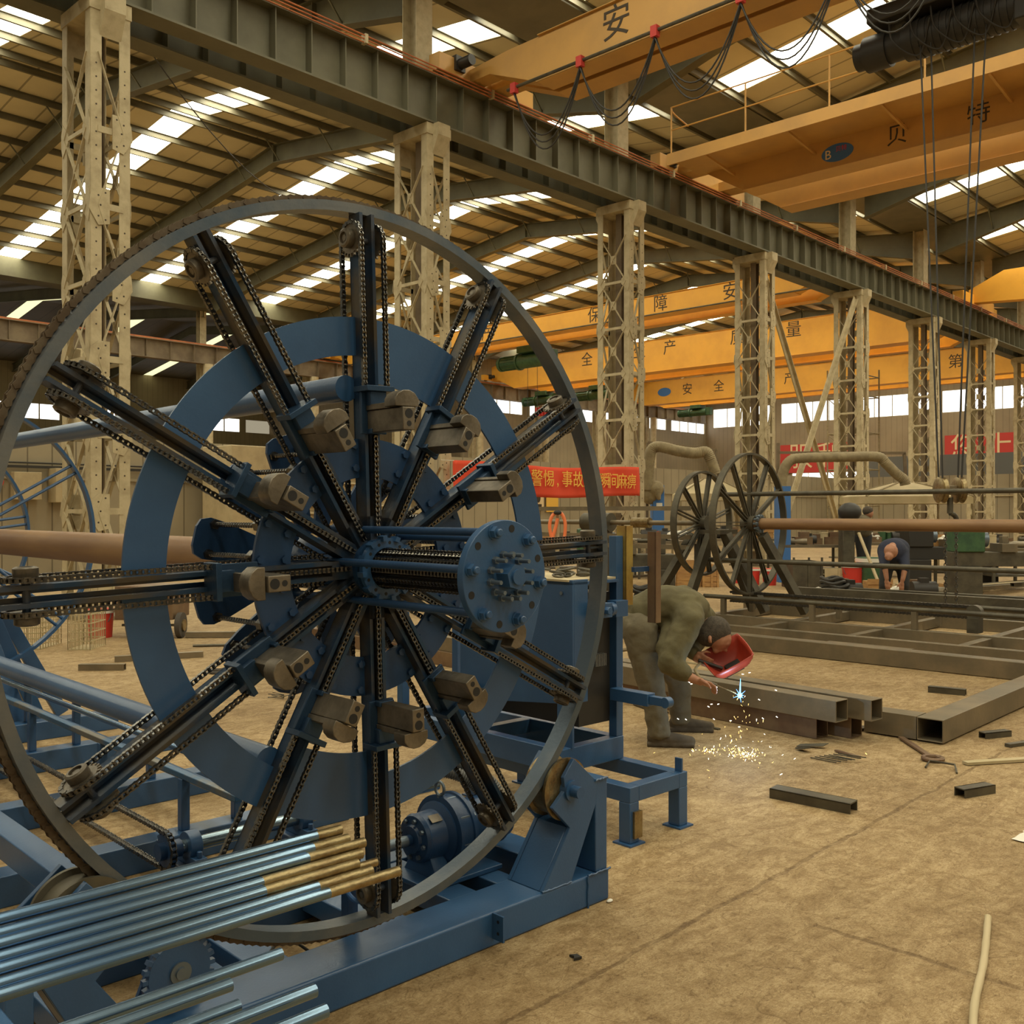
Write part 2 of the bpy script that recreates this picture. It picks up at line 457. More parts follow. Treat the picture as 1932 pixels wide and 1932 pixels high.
        top = len(vs) - 1
        fs += [(top, 1 + (m - 2) * n + k, 1 + (m - 2) * n + (k + 1) % n) for k in range(n)]
        if rot is not None: vs = [rot @ v for v in vs]
        return self.add([c + v for v in vs], fs)

    def capsule(self, p, q, r, r2=None, n=14):
        """tapered limb with rounded ends"""
        r2 = r if r2 is None else r2
        self.tube(p, q, r, n, r2)
        self.ball(p, r * 0.999, n=n); self.ball(q, r2 * 0.999, n=n)
        return self

    def hexnut(self, p, ax, r, h):
        p = Vector(p); ax = ax.normalized()
        return self.tube(p, p + ax * h, r, 6)

    def ibeam(self, p, q, w, h, tf, tw, up=(0, 0, 1)):
        p, q = Vector(p), Vector(q); u = Vector(up)
        d = (q - p).normalized(); s = d.cross(u).normalized(); u = s.cross(d).normalized()
        for k in (-1, 1):
            self.bar(p + u * (k * (h - tf) / 2), q + u * (k * (h - tf) / 2), w, tf, u)
        return self.bar(p, q, tw, h - 2 * tf, u)

    def chain(self, pts, side, pitch, closed=False, pw=None, rr=None, pt=None, th=None):
        """roller chain along pts; `side` = the rollers' axis direction"""
        pts = [Vector(p) for p in pts]
        if closed: pts = pts + [pts[0]]
        pw = pw or pitch * 1.0; rr = rr or pitch * 0.31; pt = pt or pitch * 0.82; th = th or pitch * 0.12
        seg = [(pts[i + 1] - pts[i]).length for i in range(len(pts) - 1)]
        total = sum(seg); n = max(2, int(round(total / pitch)))

        def at(t):
            t = max(0.0, min(total - 1e-9, t))
            for i, l in enumerate(seg):
                if t <= l: return pts[i].lerp(pts[i + 1], t / l)
                t -= l
            return pts[-1]
        S0 = None if callable(side) else Vector(side).normalized()
        for k in range(n):
            a, b = at(total * k / n), at(total * (k + 1) / n)
            S = S0 if S0 is not None else side((a + b) / 2)
            d = (b - a)
            if d.length < 1e-6: continue
            d.normalize(); u = S.cross(d).normalized()
            self.tube(a - S * pw * 0.5, a + S * pw * 0.5, rr, 6)
            off = pw * (0.5 if k % 2 else 0.62)
            c = (a + b) / 2; L = pitch / 2
            prof = [(-L - pt * .42, 0), (-L, pt * .5), (0, pt * .33), (L, pt * .5), (L + pt * .42, 0), (L, -pt * .5), (0, -pt * .33), (-L, -pt * .5)]
            for sg in (-1, 1):
                self.prism(prof, th, c + S * (sg * off - th / 2), d, u, S)
        return self

    def xform(self, mtx):
        self.v = [mtx @ p for p in self.v]; return self


def make_mesh(name, mb, smooth=40):
    me = bpy.data.meshes.new(name)
    me.from_pydata([tuple(p) for p in mb.v], [], mb.f)
    bm = bmesh.new(); bm.from_mesh(me)
    bmesh.ops.recalc_face_normals(bm, faces=bm.faces)
    bm.to_mesh(me); bm.free()
    if smooth:
        me.shade_smooth()
        me.set_sharp_from_angle(angle=math.radians(smooth))
    return me


FRAME = {'B': 0.0, 'M': MROT, 'C': CROT}
INFO = {}


def tag(o, label=None, cat=None, group=None, kind=None):
    if label: o['label'] = label
    if cat: o['category'] = cat
    if group: o['group'] = group
    if kind: o['kind'] = kind
    return o


def thing(name, label, cat, loc, frame='B', group=None, rz=0.0, kind=None):
    """an Empty at the thing's base, location given in its frame (B building, M machine, C camera-facing)"""
    o = bpy.data.objects.new(name, None)
    o.empty_display_size = 0.1
    a = FRAME[frame]
    o.location = Matrix.Rotation(a, 4, 'Z') @ Vector(loc)
    o.rotation_euler = (0, 0, a + rz)
    COL.objects.link(o)
    INFO[o.name] = (Vector(loc), rz)
    return tag(o, label, cat, group, kind)


def part(name, mb, m, root, local=False, smooth=40, bevel=0.0, label=None, kind=None):
    """one mesh object under root; vertices in root's frame coordinates unless local"""
    if not local and root.name in INFO:
        loc, rz = INFO[root.name]
        mb.xform(Matrix.Rotation(-rz, 4, 'Z') @ Matrix.Translation(-loc))
    me = make_mesh(name, mb, smooth)
    if isinstance(m, (list, tuple)):
        for x in m: me.materials.append(x)
    else: me.materials.append(m)
    o = bpy.data.objects.new(name, me)
    COL.objects.link(o)
    if root is not None: o.parent = root
    if bevel:
        b = o.modifiers.new('bevel', 'BEVEL'); b.width = bevel; b.segments = 2; b.limit_method = 'ANGLE'; b.angle_limit = math.radians(50)
    if label: o['label'] = label
    if kind: o['kind'] = kind
    return o


def subpart(name, mb, m, parent_part, **k):
    """mesh under a part; vertices already in the part's (root-local) coordinates"""
    return part(name, mb, m, parent_part, local=True, **k)


def lone(name, mb, m, label, cat, frame='B', group=None, kind=None, smooth=40, bevel=0.0, origin=None):
    """a thing that is one mesh; vertices in frame coordinates; origin put at its base centre"""
    if origin is None:
        xs = [p.x for p in mb.v]; ys = [p.y for p in mb.v]; zs = [p.z for p in mb.v]
        origin = ((min(xs) + max(xs)) / 2, (min(ys) + max(ys)) / 2, min(zs))
    a = FRAME[frame]
    mb.xform(Matrix.Translation(-Vector(origin)))
    o = part(name, mb, m, None, local=True, smooth=smooth, bevel=bevel)
    o.location = Matrix.Rotation(a, 4, 'Z') @ Vector(origin)
    o.rotation_euler = (0, 0, a)
    return tag(o, label, cat, group, kind)


def struct(name, mb, m, smooth=0):
    o = part(name, mb, m, None, local=True, smooth=smooth)
    o['kind'] = 'structure'
    return o


def copy_tree(o, parent=None):
    c = o.copy(); COL.objects.link(c)
    if parent is not None: c.parent = parent
    for ch in list(o.children): copy_tree(ch, c)
    return c


def lettering(s, size, o, ax, ay, m, parent=None, name='lettering', ext=0.004, spread=None, shear=0.0):
    """text turned into a mesh; written from o along ax with its upright along ay (root-local coordinates)"""
    cu = bpy.data.curves.new(name, 'FONT'); cu.body = s; cu.size = size; cu.extrude = ext
    cu.align_x = 'CENTER'; cu.align_y = 'CENTER'; cu.shear = shear
    if spread: cu.space_character = spread
    cu.resolution_u = 2
    t = bpy.data.objects.new(name, cu); COL.objects.link(t)
    dg = bpy.context.evaluated_depsgraph_get()
    me = bpy.data.meshes.new_from_object(t.evaluated_get(dg))
    bpy.data.objects.remove(t); bpy.data.curves.remove(cu)
    ax = ax.normalized(); ay = ay.normalized(); az = ax.cross(ay)
    me.transform(Matrix.Translation(Vector(o)) @ Matrix((ax, ay, az)).transposed().to_4x4())
    me.materials.clear(); me.materials.append(m)
    r = bpy.data.objects.new(name, me); COL.objects.link(r)
    if parent is not None: r.parent = parent
    return r


ORD = ['first', 'second', 'third', 'fourth', 'fifth', 'sixth', 'seventh', 'eighth', 'ninth', 'tenth', 'eleventh', 'twelfth', 'thirteenth', 'fourteenth']
#SECTIONS
# ================================================================== THE SETTING
SP = 6.19                                   # bay spacing along the column row
KS = list(range(-1, 12))
XA, XB = -9.0, 71.3


def slab(mb, x0, x1, p, q, t=0.05):
    (y0, z0), (y1, z1) = p, q
    return mb.add([(x0, y0, z0), (x1, y0, z0), (x1, y1, z1), (x0, y1, z1), (x0, y0, z0 + t), (x1, y0, z0 + t), (x1, y1, z1 + t), (x0, y1, z1 + t)],
                  [(0, 3, 2, 1), (4, 5, 6, 7), (0, 1, 5, 4), (1, 2, 6, 5), (2, 3, 7, 6), (3, 0, 4, 7)])


struct('floor', MB().box(-30, 90, -40, 75, -0.2, 0.0), M['floor'])

VAL, RDG = 12.12, 13.95
# slopes as (y, z) pairs: valley -> ridge, ridge -> eave
SLOPES = [((13.1, VAL), (0.0, RDG)), ((0.0, RDG), (-14.0, VAL)), ((14.8, VAL), (28.3, RDG)), ((28.3, RDG), (43.4, VAL - .05))]
strips = [(SP * k + SP / 2 - 0.5, SP * k + SP / 2 + 0.5) for k in range(-1, 12)]
strips = [s for s in strips if s[1] < XB]
roof = MB()
for (p, q) in SLOPES:
    edges = [XA] + [v for s in strips for v in s] + [XB]
    for i in range(0, len(edges), 2):
        slab(roof, edges[i], edges[i + 1], p, q)
struct('ceiling', roof, M['roofsheet'])
nwin = 0
for (p, q) in SLOPES:
    for a, b in strips:
        nwin += 1
        g = MB()
        g.add([(a, p[0], p[1] + .02), (b, p[0], p[1] + .02), (b, q[0], q[1] + .02), (a, q[0], q[1] + .02)], [(0, 3, 2, 1)])
        struct('window_%d' % nwin, g, M['skylight'])
# the far bay beyond the third runway: darker, with its own skylight rows
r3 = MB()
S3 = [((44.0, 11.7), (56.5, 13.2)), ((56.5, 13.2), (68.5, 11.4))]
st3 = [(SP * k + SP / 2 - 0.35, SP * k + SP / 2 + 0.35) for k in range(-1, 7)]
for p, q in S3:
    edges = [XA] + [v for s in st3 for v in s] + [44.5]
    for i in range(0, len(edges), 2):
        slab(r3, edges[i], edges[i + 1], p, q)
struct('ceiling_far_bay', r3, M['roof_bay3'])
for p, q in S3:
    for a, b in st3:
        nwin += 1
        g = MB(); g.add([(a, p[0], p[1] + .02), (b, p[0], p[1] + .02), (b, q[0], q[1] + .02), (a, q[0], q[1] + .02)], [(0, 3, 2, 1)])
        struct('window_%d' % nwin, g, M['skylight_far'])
# valley gutter over the column row
g = MB()
g.box(XA, XB, 13.15, 14.75, 11.95, 12.0).box(XA, XB, 13.1, 13.15, 11.95, 12.3).box(XA, XB, 14.75, 14.8, 11.95, 12.3)
struct('trim_1', g, M['purlin'])
struct('trim_3', MB().box(XA, XB, 43.3, 44.3, 11.3, 12.3), M['raft'])


def wall_window(n, mb_pane, mb_frame):
    t = struct('window_%d' % n, mb_frame, M['cream'])
    pane = part('pane', mb_pane, M['windowglow'], t, local=True, smooth=0)
    return t


# end wall (across X) with its window band
ew = MB()
ew.box(XB, XB + .2, -14, 45, 0, 8.45).box(XB, XB + .2, -14, 45, 10.05, 14.2)
ybands = []
y = 44.2
while y > -12:
    ybands.append((y - 5.3, y)); y -= SP
last = 45
for a, b in ybands:
    ew.box(XB, XB + .2, b, last, 8.45, 10.05); last = a
ew.box(XB, XB + .2, -14, last, 8.45, 10.05)
struct('wall_end', ew, M['endwall'])
for a, b in ybands:
    nwin += 1
    p = MB().box(XB + .1, XB + .12, a, b, 8.45, 10.05)
    f = MB()
    for i in range(5):
        yy = a + (b - a) * i / 4
        f.box(XB + .02, XB + .08, yy - .025, yy + .025, 8.45, 10.05)
    f.box(XB + .02, XB + .08, a, b, 8.45, 8.5).box(XB + .02, XB + .08, a, b, 10.0, 10.05)
    wall_window(nwin, p, f)
# low window strips under the red signs
for a, b in ((31.6, 37.0), (26.5, 29.6)):
    nwin += 1
    p = MB().box(XB - .06, XB - .05, a, b, 3.95, 4.5)
    f = MB()
    for i in range(5):
        yy = a + (b - a) * i / 4
        f.box(XB - .12, XB - .07, yy - .02, yy + .02, 3.95, 4.5)
    wall_window(nwin, p, f)
# side wall (along X) at the far right of the middle bay
sw = MB()
sw.box(43, XB, 44.8, 45, 0, 8.0).box(43, XB, 44.8, 45, 9.3, 12.0)
for i, x0 in enumerate([43 + 5.6 * j for j in range(6)]):
    sw.box(x0, x0 + .7, 44.8, 45, 8.0, 9.3)
struct('wall_right', sw, M['sidewall'])
for j in range(5):
    x0 = 43 + 5.6 * j + .7; x1 = x0 + 4.9
    nwin += 1
    p = MB().box(x0, x1, 44.9, 44.92, 8.0, 9.3); f = MB()
    for i in range(5):
        xx = x0 + (x1 - x0) * i / 4
        f.box(xx - .025, xx + .025, 44.82, 44.88, 8.0, 9.3)
    wall_window(nwin, p, f)
# far wall of the far bay, with its window band
fw = MB()
fw.box(XA, 44.5, 68.4, 68.6, 0, 7.75).box(XA, 44.5, 68.4, 68.6, 8.75, 11.5)
for j in range(12):
    fw.box(XA + 4.6 * j, XA + 4.6 * j + .5, 68.4, 68.6, 7.75, 8.75)
struct('wall_left', fw, M['sidewall'])
for j in range(11):
    x0 = XA + 4.6 * j + .5; x1 = x0 + 4.1
    nwin += 1
    p = MB().box(x0, x1, 68.5, 68.52, 7.75, 8.75); f = MB()
    for i in range(4):
        xx = x0 + (x1 - x0) * i / 3
        f.box(xx - .04, xx + .04, 68.42, 68.48, 7.75, 8.75)
    wall_window(nwin, p, f)
struct('wall_far_return', MB().box(44.3, 44.5, 45, 68.5, 0, 13.2), M['endwall'])
# light sheet partition behind the column row, turning towards the camera bay at its far end
pw = MB()
pw.box(XA, 50, 23.5, 23.58, 0, 3.3).box(XA, 50, 23.44, 23.5, 2.25, 2.31)
struct('wall_partition', pw, M['partition'])
struct('wall_partition_return', MB().box(50, 50.08, -8, 23.5, 0, 3.3), M['partition_y'])
struct('trim_2', MB().box(49.9, 50, -8, 23.4, 2.25, 2.31), M['cream'])


# ------------------------------------------------------------------ roof steel
def roof_z(y):
    for (p, q) in SLOPES:
        lo, hi = min(p[0], q[0]), max(p[0], q[0])
        if lo <= y <= hi:
            t = (y - p[0]) / (q[0] - p[0]); return p[1] + (q[1] - p[1]) * t
    return VAL


def rafter_mesh(x, y0, yr, y1):
    """tapered I frame in the plane X = x from eave y0 over ridge yr to eave y1, haunched at both eaves"""
    mb = MB(); s0 = 1 if yr > y0 else -1; s1 = 1 if y1 > yr else -1
    bot = [(y0, 10.95), (y0 + s0 * 3.0, roof_z(y0 + s0 * 3.0) - .78), (yr, RDG - .82), (y1 - s1 * 3.0, roof_z(y1 - s1 * 3.0) - .78), (y1, 10.95)]
    top = [(y0, VAL - .22), (yr, RDG - .23), (y1, VAL - .22)]
    ol = bot + top[::-1]
    mb.prism([(a, b) for a, b in ol], .016, (x - .008, 0, 0), V(0, 1, 0), V(0, 0, 1), V(1, 0, 0))
    for seq in (bot, top):
        for (a, b) in zip(seq[:-1], seq[1:]):
            mb.bar((x, a[0], a[1]), (x, b[0], b[1]), .26, .02, (0, 0, 1))
    for yy, zb in ((yr, RDG - .82), (y0 + s0 * 3, bot[1][1])):
        mb.box(x - .13, x + .13, yy - .012, yy + .012, zb, roof_z(yy) - .22)
    return mb


purl = {}
for bay, ys in (('near', [13.0 - 1.42 * i for i in range(0, 10)]), ('near2', [-0.6 - 1.45 * i for i in range(0, 9)]),
                ('mid', [15.0 + 1.45 * i for i in range(0, 10)]), ('mid2', [28.65 + 1.45 * i for i in range(0, 10)])):
    purl[bay] = ys
for k in KS:
    x = SP * k
    if k >= 1:
        mb = rafter_mesh(x, 14.35, 28.3, 43.2)
        for yy in purl['mid'][1::2] + purl['mid2'][1::2]:
            for sg in (-1, 1):
                mb.bar((x + sg * .55, yy, roof_z(yy) - .2), (x + sg * .03, yy, roof_z(yy) - .8), .035, .035)
        lone('roof_rafter', mb, M['raft'], 'tapered grey green steel rafter of the middle bay roof, %s from the left' % ORD[k - 1], 'roof beam', group='rafters of the middle bay roof', smooth=0)
    mb = rafter_mesh(x, 13.55, 0.0, -13.8)
    for yy in purl['near'][1::2]:
        for sg in (-1, 1):
            mb.bar((x + sg * .55, yy, roof_z(yy) - .2), (x + sg * .03, yy, roof_z(yy) - .8), .035, .035)
    lone('roof_rafter', mb, M['raft'], 'tapered grey green steel rafter of the near bay roof, %s from the camera end' % ORD[k + 1], 'roof beam', group='rafters of the near bay roof', smooth=0)
for bay, ys in purl.items():
    for iy, yy in enumerate(ys):
        zt = roof_z(yy)
        mb = MB().box(XA, XB, yy - .035, yy + .035, zt - .2, zt - .185).box(XA, XB, yy - .035, yy + .035, zt - .015, zt - .003).box(XA, XB, yy + .023, yy + .035, zt - .2, zt - .01)
        near = bay.startswith('near')
        lone('roof_purlin', mb, M['purlin'], 'thin roof purlin, %s from the column row on the %s roof slope' % (ORD[iy], {'near': 'near bay rising', 'near2': 'near bay falling', 'mid': 'middle bay rising', 'mid2': 'middle bay falling'}[bay]), 'purlin',
             group='purlins of the %s bay roof' % ('near' if near else 'middle'), smooth=0)
for k in range(0, 8):
    mb = MB()
    for p, q in S3:
        mb.ibeam((SP * k, p[0], p[1] - .45), (SP * k, q[0], q[1] - .45), .2, .5, .02, .02)
    lone('roof_truss', mb, M['raft'], 'dark roof beam of the far bay beyond the brown runway girder, %s from the left' % ORD[k], 'roof beam', group='roof beams of the far bay', smooth=0)


# ------------------------------------------------------------------ crane runway girders
def girder(name, y0, y1, x0, x1, zb, zt, m, label, stiff=.69, bus=0, rail_c=None):
    t = thing(name, label, 'crane girder', ((x0 + x1) / 2, (y0 + y1) / 2, zb))
    yc = (y0 + y1) / 2
    mb = MB().box(x0, x1, y0, y1, zb, zb + .035).box(x0, x1, y0, y1, zt - .035, zt).box(x0, x1, yc - .012, yc + .012, zb + .035, zt - .035)
    part('web_and_flanges', mb, m, t, smooth=0)
    xs_ = max(x0, 3.0); n = min(98, int((x1 - xs_) / stiff))
    first = None
    for i in range(n):
        xx = xs_ + (i + .5) * stiff
        if first is None:
            first = part('stiffener_plate', MB().box(xx - .008, xx + .008, y0 + .02, y1 - .02, zb + .035, zt - .035), m, t, smooth=0); xf = xx
        else:
            o = first.copy(); COL.objects.link(o); o.parent = t; o.location = (xx - xf, 0, 0)
    part('crane_rail', MB().box(x0, x1, yc - .035, yc + .035, zt, zt + .1), rail_c or M['steel_brown'], t, smooth=0)
    for i in range(bus):
        zz = zt - .03 + .055 * i
        part('busbar', MB().tube((x0, y0 - .05 - .012 * i, zz), (x1, y0 - .05 - .012 * i, zz), .014, 6), M['copper'], t)
    if bus:
        bk = MB(); xx = x0 + 1
        while xx < x1:
            bk.box(xx - .03, xx + .03, y0 - .1, y0 + .02, zt - .05, zt + .11); xx += 3.1
        part('busbar_clamp', bk, M['cream'], t, smooth=0)
    return t


girder('runway_girder', 13.5, 13.9, XA, XB - .3, 8.66, 9.58, M['girder'], 'grey green riveted crane girder nearest the camera, carrying copper busbars above the lattice columns', bus=3)
girder('runway_girder', 14.36, 14.76, XA, XB - .3, 8.66, 9.58, M['girder'], 'second grey green crane girder just behind the first one on the same lattice columns')
girder('runway_girder', 43.5, 43.9, XA, XB - 2, 8.66, 9.55, M['girder2'], 'brown crane girder with a red rail on the far side of the middle bay', rail_c=M['copper'], stiff=1.2)


# ------------------------------------------------------------------ lattice columns
def lattice_column():
    t = thing('lattice_column', 'x', 'column', (0, 0, 0))
    ax, by, H, c = .28, .46, 8.45, .155
    hl = MB()
    for sx in (-1, 1):
        for sy in (-1, 1):
            x0, y0 = sx * (ax - c / 2), sy * (by - c / 2)
            mb = MB()
            mb.box(x0 - c / 2, x0 + c / 2, sy * by - .006, sy * by + .006, .05, H)
            mb.box(sx * ax - .006, sx * ax + .006, y0 - c / 2, y0 + c / 2, .05, H)
            for i in range(int(H / .19)):           # rivet holes up the face
                zz = .3 + i * .19
                if (i // 4) % 3 == 1: continue
                hl.tube((x0, sy * by, zz), (x0, sy * (by + .0085), zz), .013, 6)
            part('chord', mb, M['cream'], t, local=True, smooth=0)
    step = 1.06
    for sx in (-1, 1):                              # broad faces: crossed lacing, square centre plates
        mb = MB(); x = sx * (ax + .004)
        z = .45; i = 0
        while z + step < H:
            yy = by - .1
            for a, b in (((-yy, z), (0, z + step / 2)), ((yy, z), (0, z + step / 2)), ((0, z + step / 2), (-yy, z + step)), ((0, z + step / 2), (yy, z + step))):
                mb.bar((x, a[0], a[1]), (x, b[0], b[1]), .012, .05, (1, 0, 0))
            mb.box(x - .008, x + .008, -.08, .08, z + step / 2 - .1, z + step / 2 + .1)
            mb.box(x - .012, x + .012, -by + .1, by - .1, z - .03, z + .03)
            for sy in (-1, 1):
                mb.prism([(sy * (by - .11), z - .17), (sy * (by - .04), z - .24), (sy * (by + .005), z - .1), (sy * (by + .005), z + .1), (sy * (by - .04), z + .24), (sy * (by - .11), z + .17), (sy * (by - .22), z + .06), (sy * (by - .22), z - .06)],
                         .01 * sx, (x + .004 * sx, 0, 0), V(0, 1, 0), V(0, 0, 1), V(1, 0, 0))
            z += step; i += 1
        part('lacing', mb, M['cream'], t, local=True, smooth=0)
    for sy in (-1, 1):                              # narrow faces: zigzag lacing with gusset plates
        mb = MB(); y = sy * (by + .004)
        z = .45; i = 0
        while z + step < H:
            s = 1 if i % 2 else -1
            mb.bar((-s * (ax - .1), y, z), (s * (ax - .1), y, z + step), .012, .055, (0, 1, 0))
            mb.box(-ax + .1, ax - .1, y - .01, y + .01, z - .045, z + .045)
            g = [(-.13, -.24), (.03, -.28), (.16, -.07), (.14, .14), (.03, .24), (-.13, .24)]
            cx = -s * (ax - .13)
            mb.prism([(cx + s * a * -1, z + b) for a, b in g], .014, (0, y + sy * .008, 0), V(1, 0, 0), V(0, 0, 1), V(0, sy, 0))
            for a, b in ((-.07, -.15), (-.07, .14), (.03, -.12), (.03, .1), (0, 0)):
                hl.tube((cx - s * a, y + sy * .02, z + b * 1.3), (cx - s * a, y + sy * .0235, z + b * 1.3), .014, 6)
            z += step; i += 1
        part('lacing', mb, M['cream'], t, local=True, smooth=0)
    mb = MB()
    mb.box(-ax - .02, ax + .02, -by - .02, by + .02, H, H + .2)
    for sy in (-1, 1):
        mb.prism([(sy * by, H - .35), (sy * (by + .16), H - .02), (sy * (by + .16), H + .2), (sy * by, H + .2)], .3, (-.15, 0, 0), V(0, 1, 0), V(0, 0, 1), V(1, 0, 0))
    part('rivet_holes', hl, M['letter'], t, local=True, smooth=0)
    part('cap_bracket', mb, M['cream'], t, local=True, smooth=0)
    g = MB().box(-.08, .08, -.008, .008, .05, H).box(-.088, -.072, -.08, .08, .05, H).box(.072, .088, -.08, .08, .05, H)
    part('inner_post', g, M['girder2'], t, local=True, smooth=0)
    part('base_plate', MB().box(-ax - .12, ax + .12, -by - .12, by + .12, 0, .05), M['steel_brown'], t, local=True, smooth=0)
    return t


col0 = lattice_column()
CLAB = ['tall cream lattice steel column closest to the camera at the left edge', 'cream lattice steel column rising behind the top of the blue wheel',
        'cream lattice steel column with the right end of the red banner tied to it', 'cream lattice steel column left of the crossed diagonal braces',
        'cream lattice steel column right of the crossed diagonal braces', 'cream lattice steel column just left of the hanging crane ropes and hook',
        'cream lattice steel column standing in front of the red sign at far right', 'cream lattice steel column cut by the right edge, farthest of its row in view']
for k in range(1, 9):
    o = col0 if k == 1 else copy_tree(col0)
    o.location = (SP * k, 14.0, 0)
    o['label'] = CLAB[k - 1]; o['group'] = 'lattice columns of the runway'
for k in range(1, 11):
    x = SP * k
    mb = MB()
    for sy in (-1, 1): mb.box(x - .2, x + .2, 14.13 + sy * .19 - .01, 14.13 + sy * .19 + .01, 9.0, 12.0)
    mb.box(x - .01, x + .01, 13.95, 14.31, 9.0, 12.0)
    lone('roof_post', mb, M['cream'], '%s H section roof post above the runway girders from the left' % ORD[k - 1], 'post', group='roof posts above the runway', smooth=0)
for k in range(0, 11):
    x = SP * k
    mb = MB()
    for sy in (-1, 1): mb.box(x - .17, x + .17, 44.25 + sy * .17 - .01, 44.25 + sy * .17 + .01, 0, 12.0)
    mb.box(x - .01, x + .01, 44.08, 44.42, 0, 12.0)
    mb.tube((x, 43.6, 0), (x, 43.6, 8.66), .24, 16)
    lone('far_column', mb, M['cream'], 'cream column under the brown runway girder across the middle bay, %s from the left' % ORD[k], 'column', group='columns of the far runway', smooth=30)
# crossed braces between the fourth and fifth lattice column
for a, b, lab in (((25.15, 13.97, 8.3), (30.45, 13.97, .3), 'angle brace sloping down to the right between two lattice columns'),
                  ((30.5, 13.66, 8.3), (25.2, 13.66, .3), 'angle brace sloping down to the left, crossing in front of the other brace')):
    mb = MB().bar(a, b, .02, .28, (1, 0, 1)).bar(a, b, .2, .02, (1, 0, 1))
    lone('cross_brace', mb, M['cream'], lab, 'brace', smooth=0)
# ================================================================== THE BLUE CAGE MACHINE (machine frame: s, d, z)
CX, CD, CZ = 1.823, 2.55, 1.327
X_, Y_, Z_ = V(1, 0, 0), V(0, 1, 0), V(0, 0, 1)
reel = thing('cage_wheel_machine', 'big blue twelve spoke cage wheel with roller chains on every spoke, filling the left foreground', 'machine', (CX, CD, 0), 'M')
reel_loc = Vector((CX, CD, 0))


def wl(s, d, z):                # machine coordinates -> wheel-local
    return Vector((s - CX, d - CD, z))


part('rim', MB().sector((0, CZ), 1.101, 1.131, 0, .066, n=128), M['rim'], reel, local=True, smooth=30)
n = 282
rc = MB().chain([(1.141 * math.cos(2 * PI * k / 141), .044, CZ + 1.141 * math.sin(2 * PI * k / 141)) for k in range(141)], (0, 1, 0), .0255, closed=True, pw=.022)
part('rim_chain', rc, M['chain_rust'], reel, local=True, smooth=0, label='rusty heavy roller chain welded round the rim')
A0 = 1.8
for k in range(12):             # flat plates welded between the spokes: outer ring and bolted inner ring
    a0, a1 = math.radians(A0 + 30 * k), math.radians(A0 + 30 * (k + 1))
    mid = (A0 + 30 * k + 15) % 360
    ri = .58 if (mid > 60 and mid < 92) or (240 < mid < 272) else .663
    g = .022
    part('ring_plate', MB().sector((0, CZ), ri, .782, .014, .022, a0 + g / .72, a1 - g / .72, 12), M['blue'], reel, local=True, smooth=30)
    pl = part('bolted_plate', MB().sector((0, CZ), .283, .404, .014, .026, a0 + g / .34, a1 - g / .34, 8), M['blue_dark'], reel, local=True, smooth=30)
    for r, da in ((.385, -8), (.385, 8), (.315, -7), (.305, 7)):
        a = math.radians(mid + da)
        subpart('bolt_head', MB().hexnut((r * math.cos(a), .014, CZ + r * math.sin(a)), -Y_, .0125, .010), M['blue_dark'], pl, smooth=0)
    # threaded rods back to the expanding leaves
    am = math.radians(mid)
    er, et = V(math.cos(am), 0, math.sin(am)), V(-math.sin(am), 0, math.cos(am))
    c0 = V(0, .33, CZ)
    ol = [(.10, -.022), (.34, -.062), (.40, -.066), (.43, -.055), (.44, -.03), (.44, .03), (.43, .055), (.40, .066), (.34, .062), (.10, .022)]
    lf = part('expanding_leaf', MB().prism(ol, .012, c0, er, et, Y_), M['blue_dark'], reel, local=True, smooth=20)
    for da in (-.047, .047):
        rd = MB()
        p = c0 + er * .385 + et * da
        rd.path([p + Y_ * (-.30 + .3 * i / 40) for i in range(41)], .0085, 8, wob=lambda i: 1.0 if i % 2 else .86)
        rd.hexnut(p - Y_ * .302, Y_, .02, .03)
        rd.hexnut(p - Y_ * .012, Y_, .016, .012)
        subpart('threaded_rod', rd, M['chain'], lf, smooth=0)


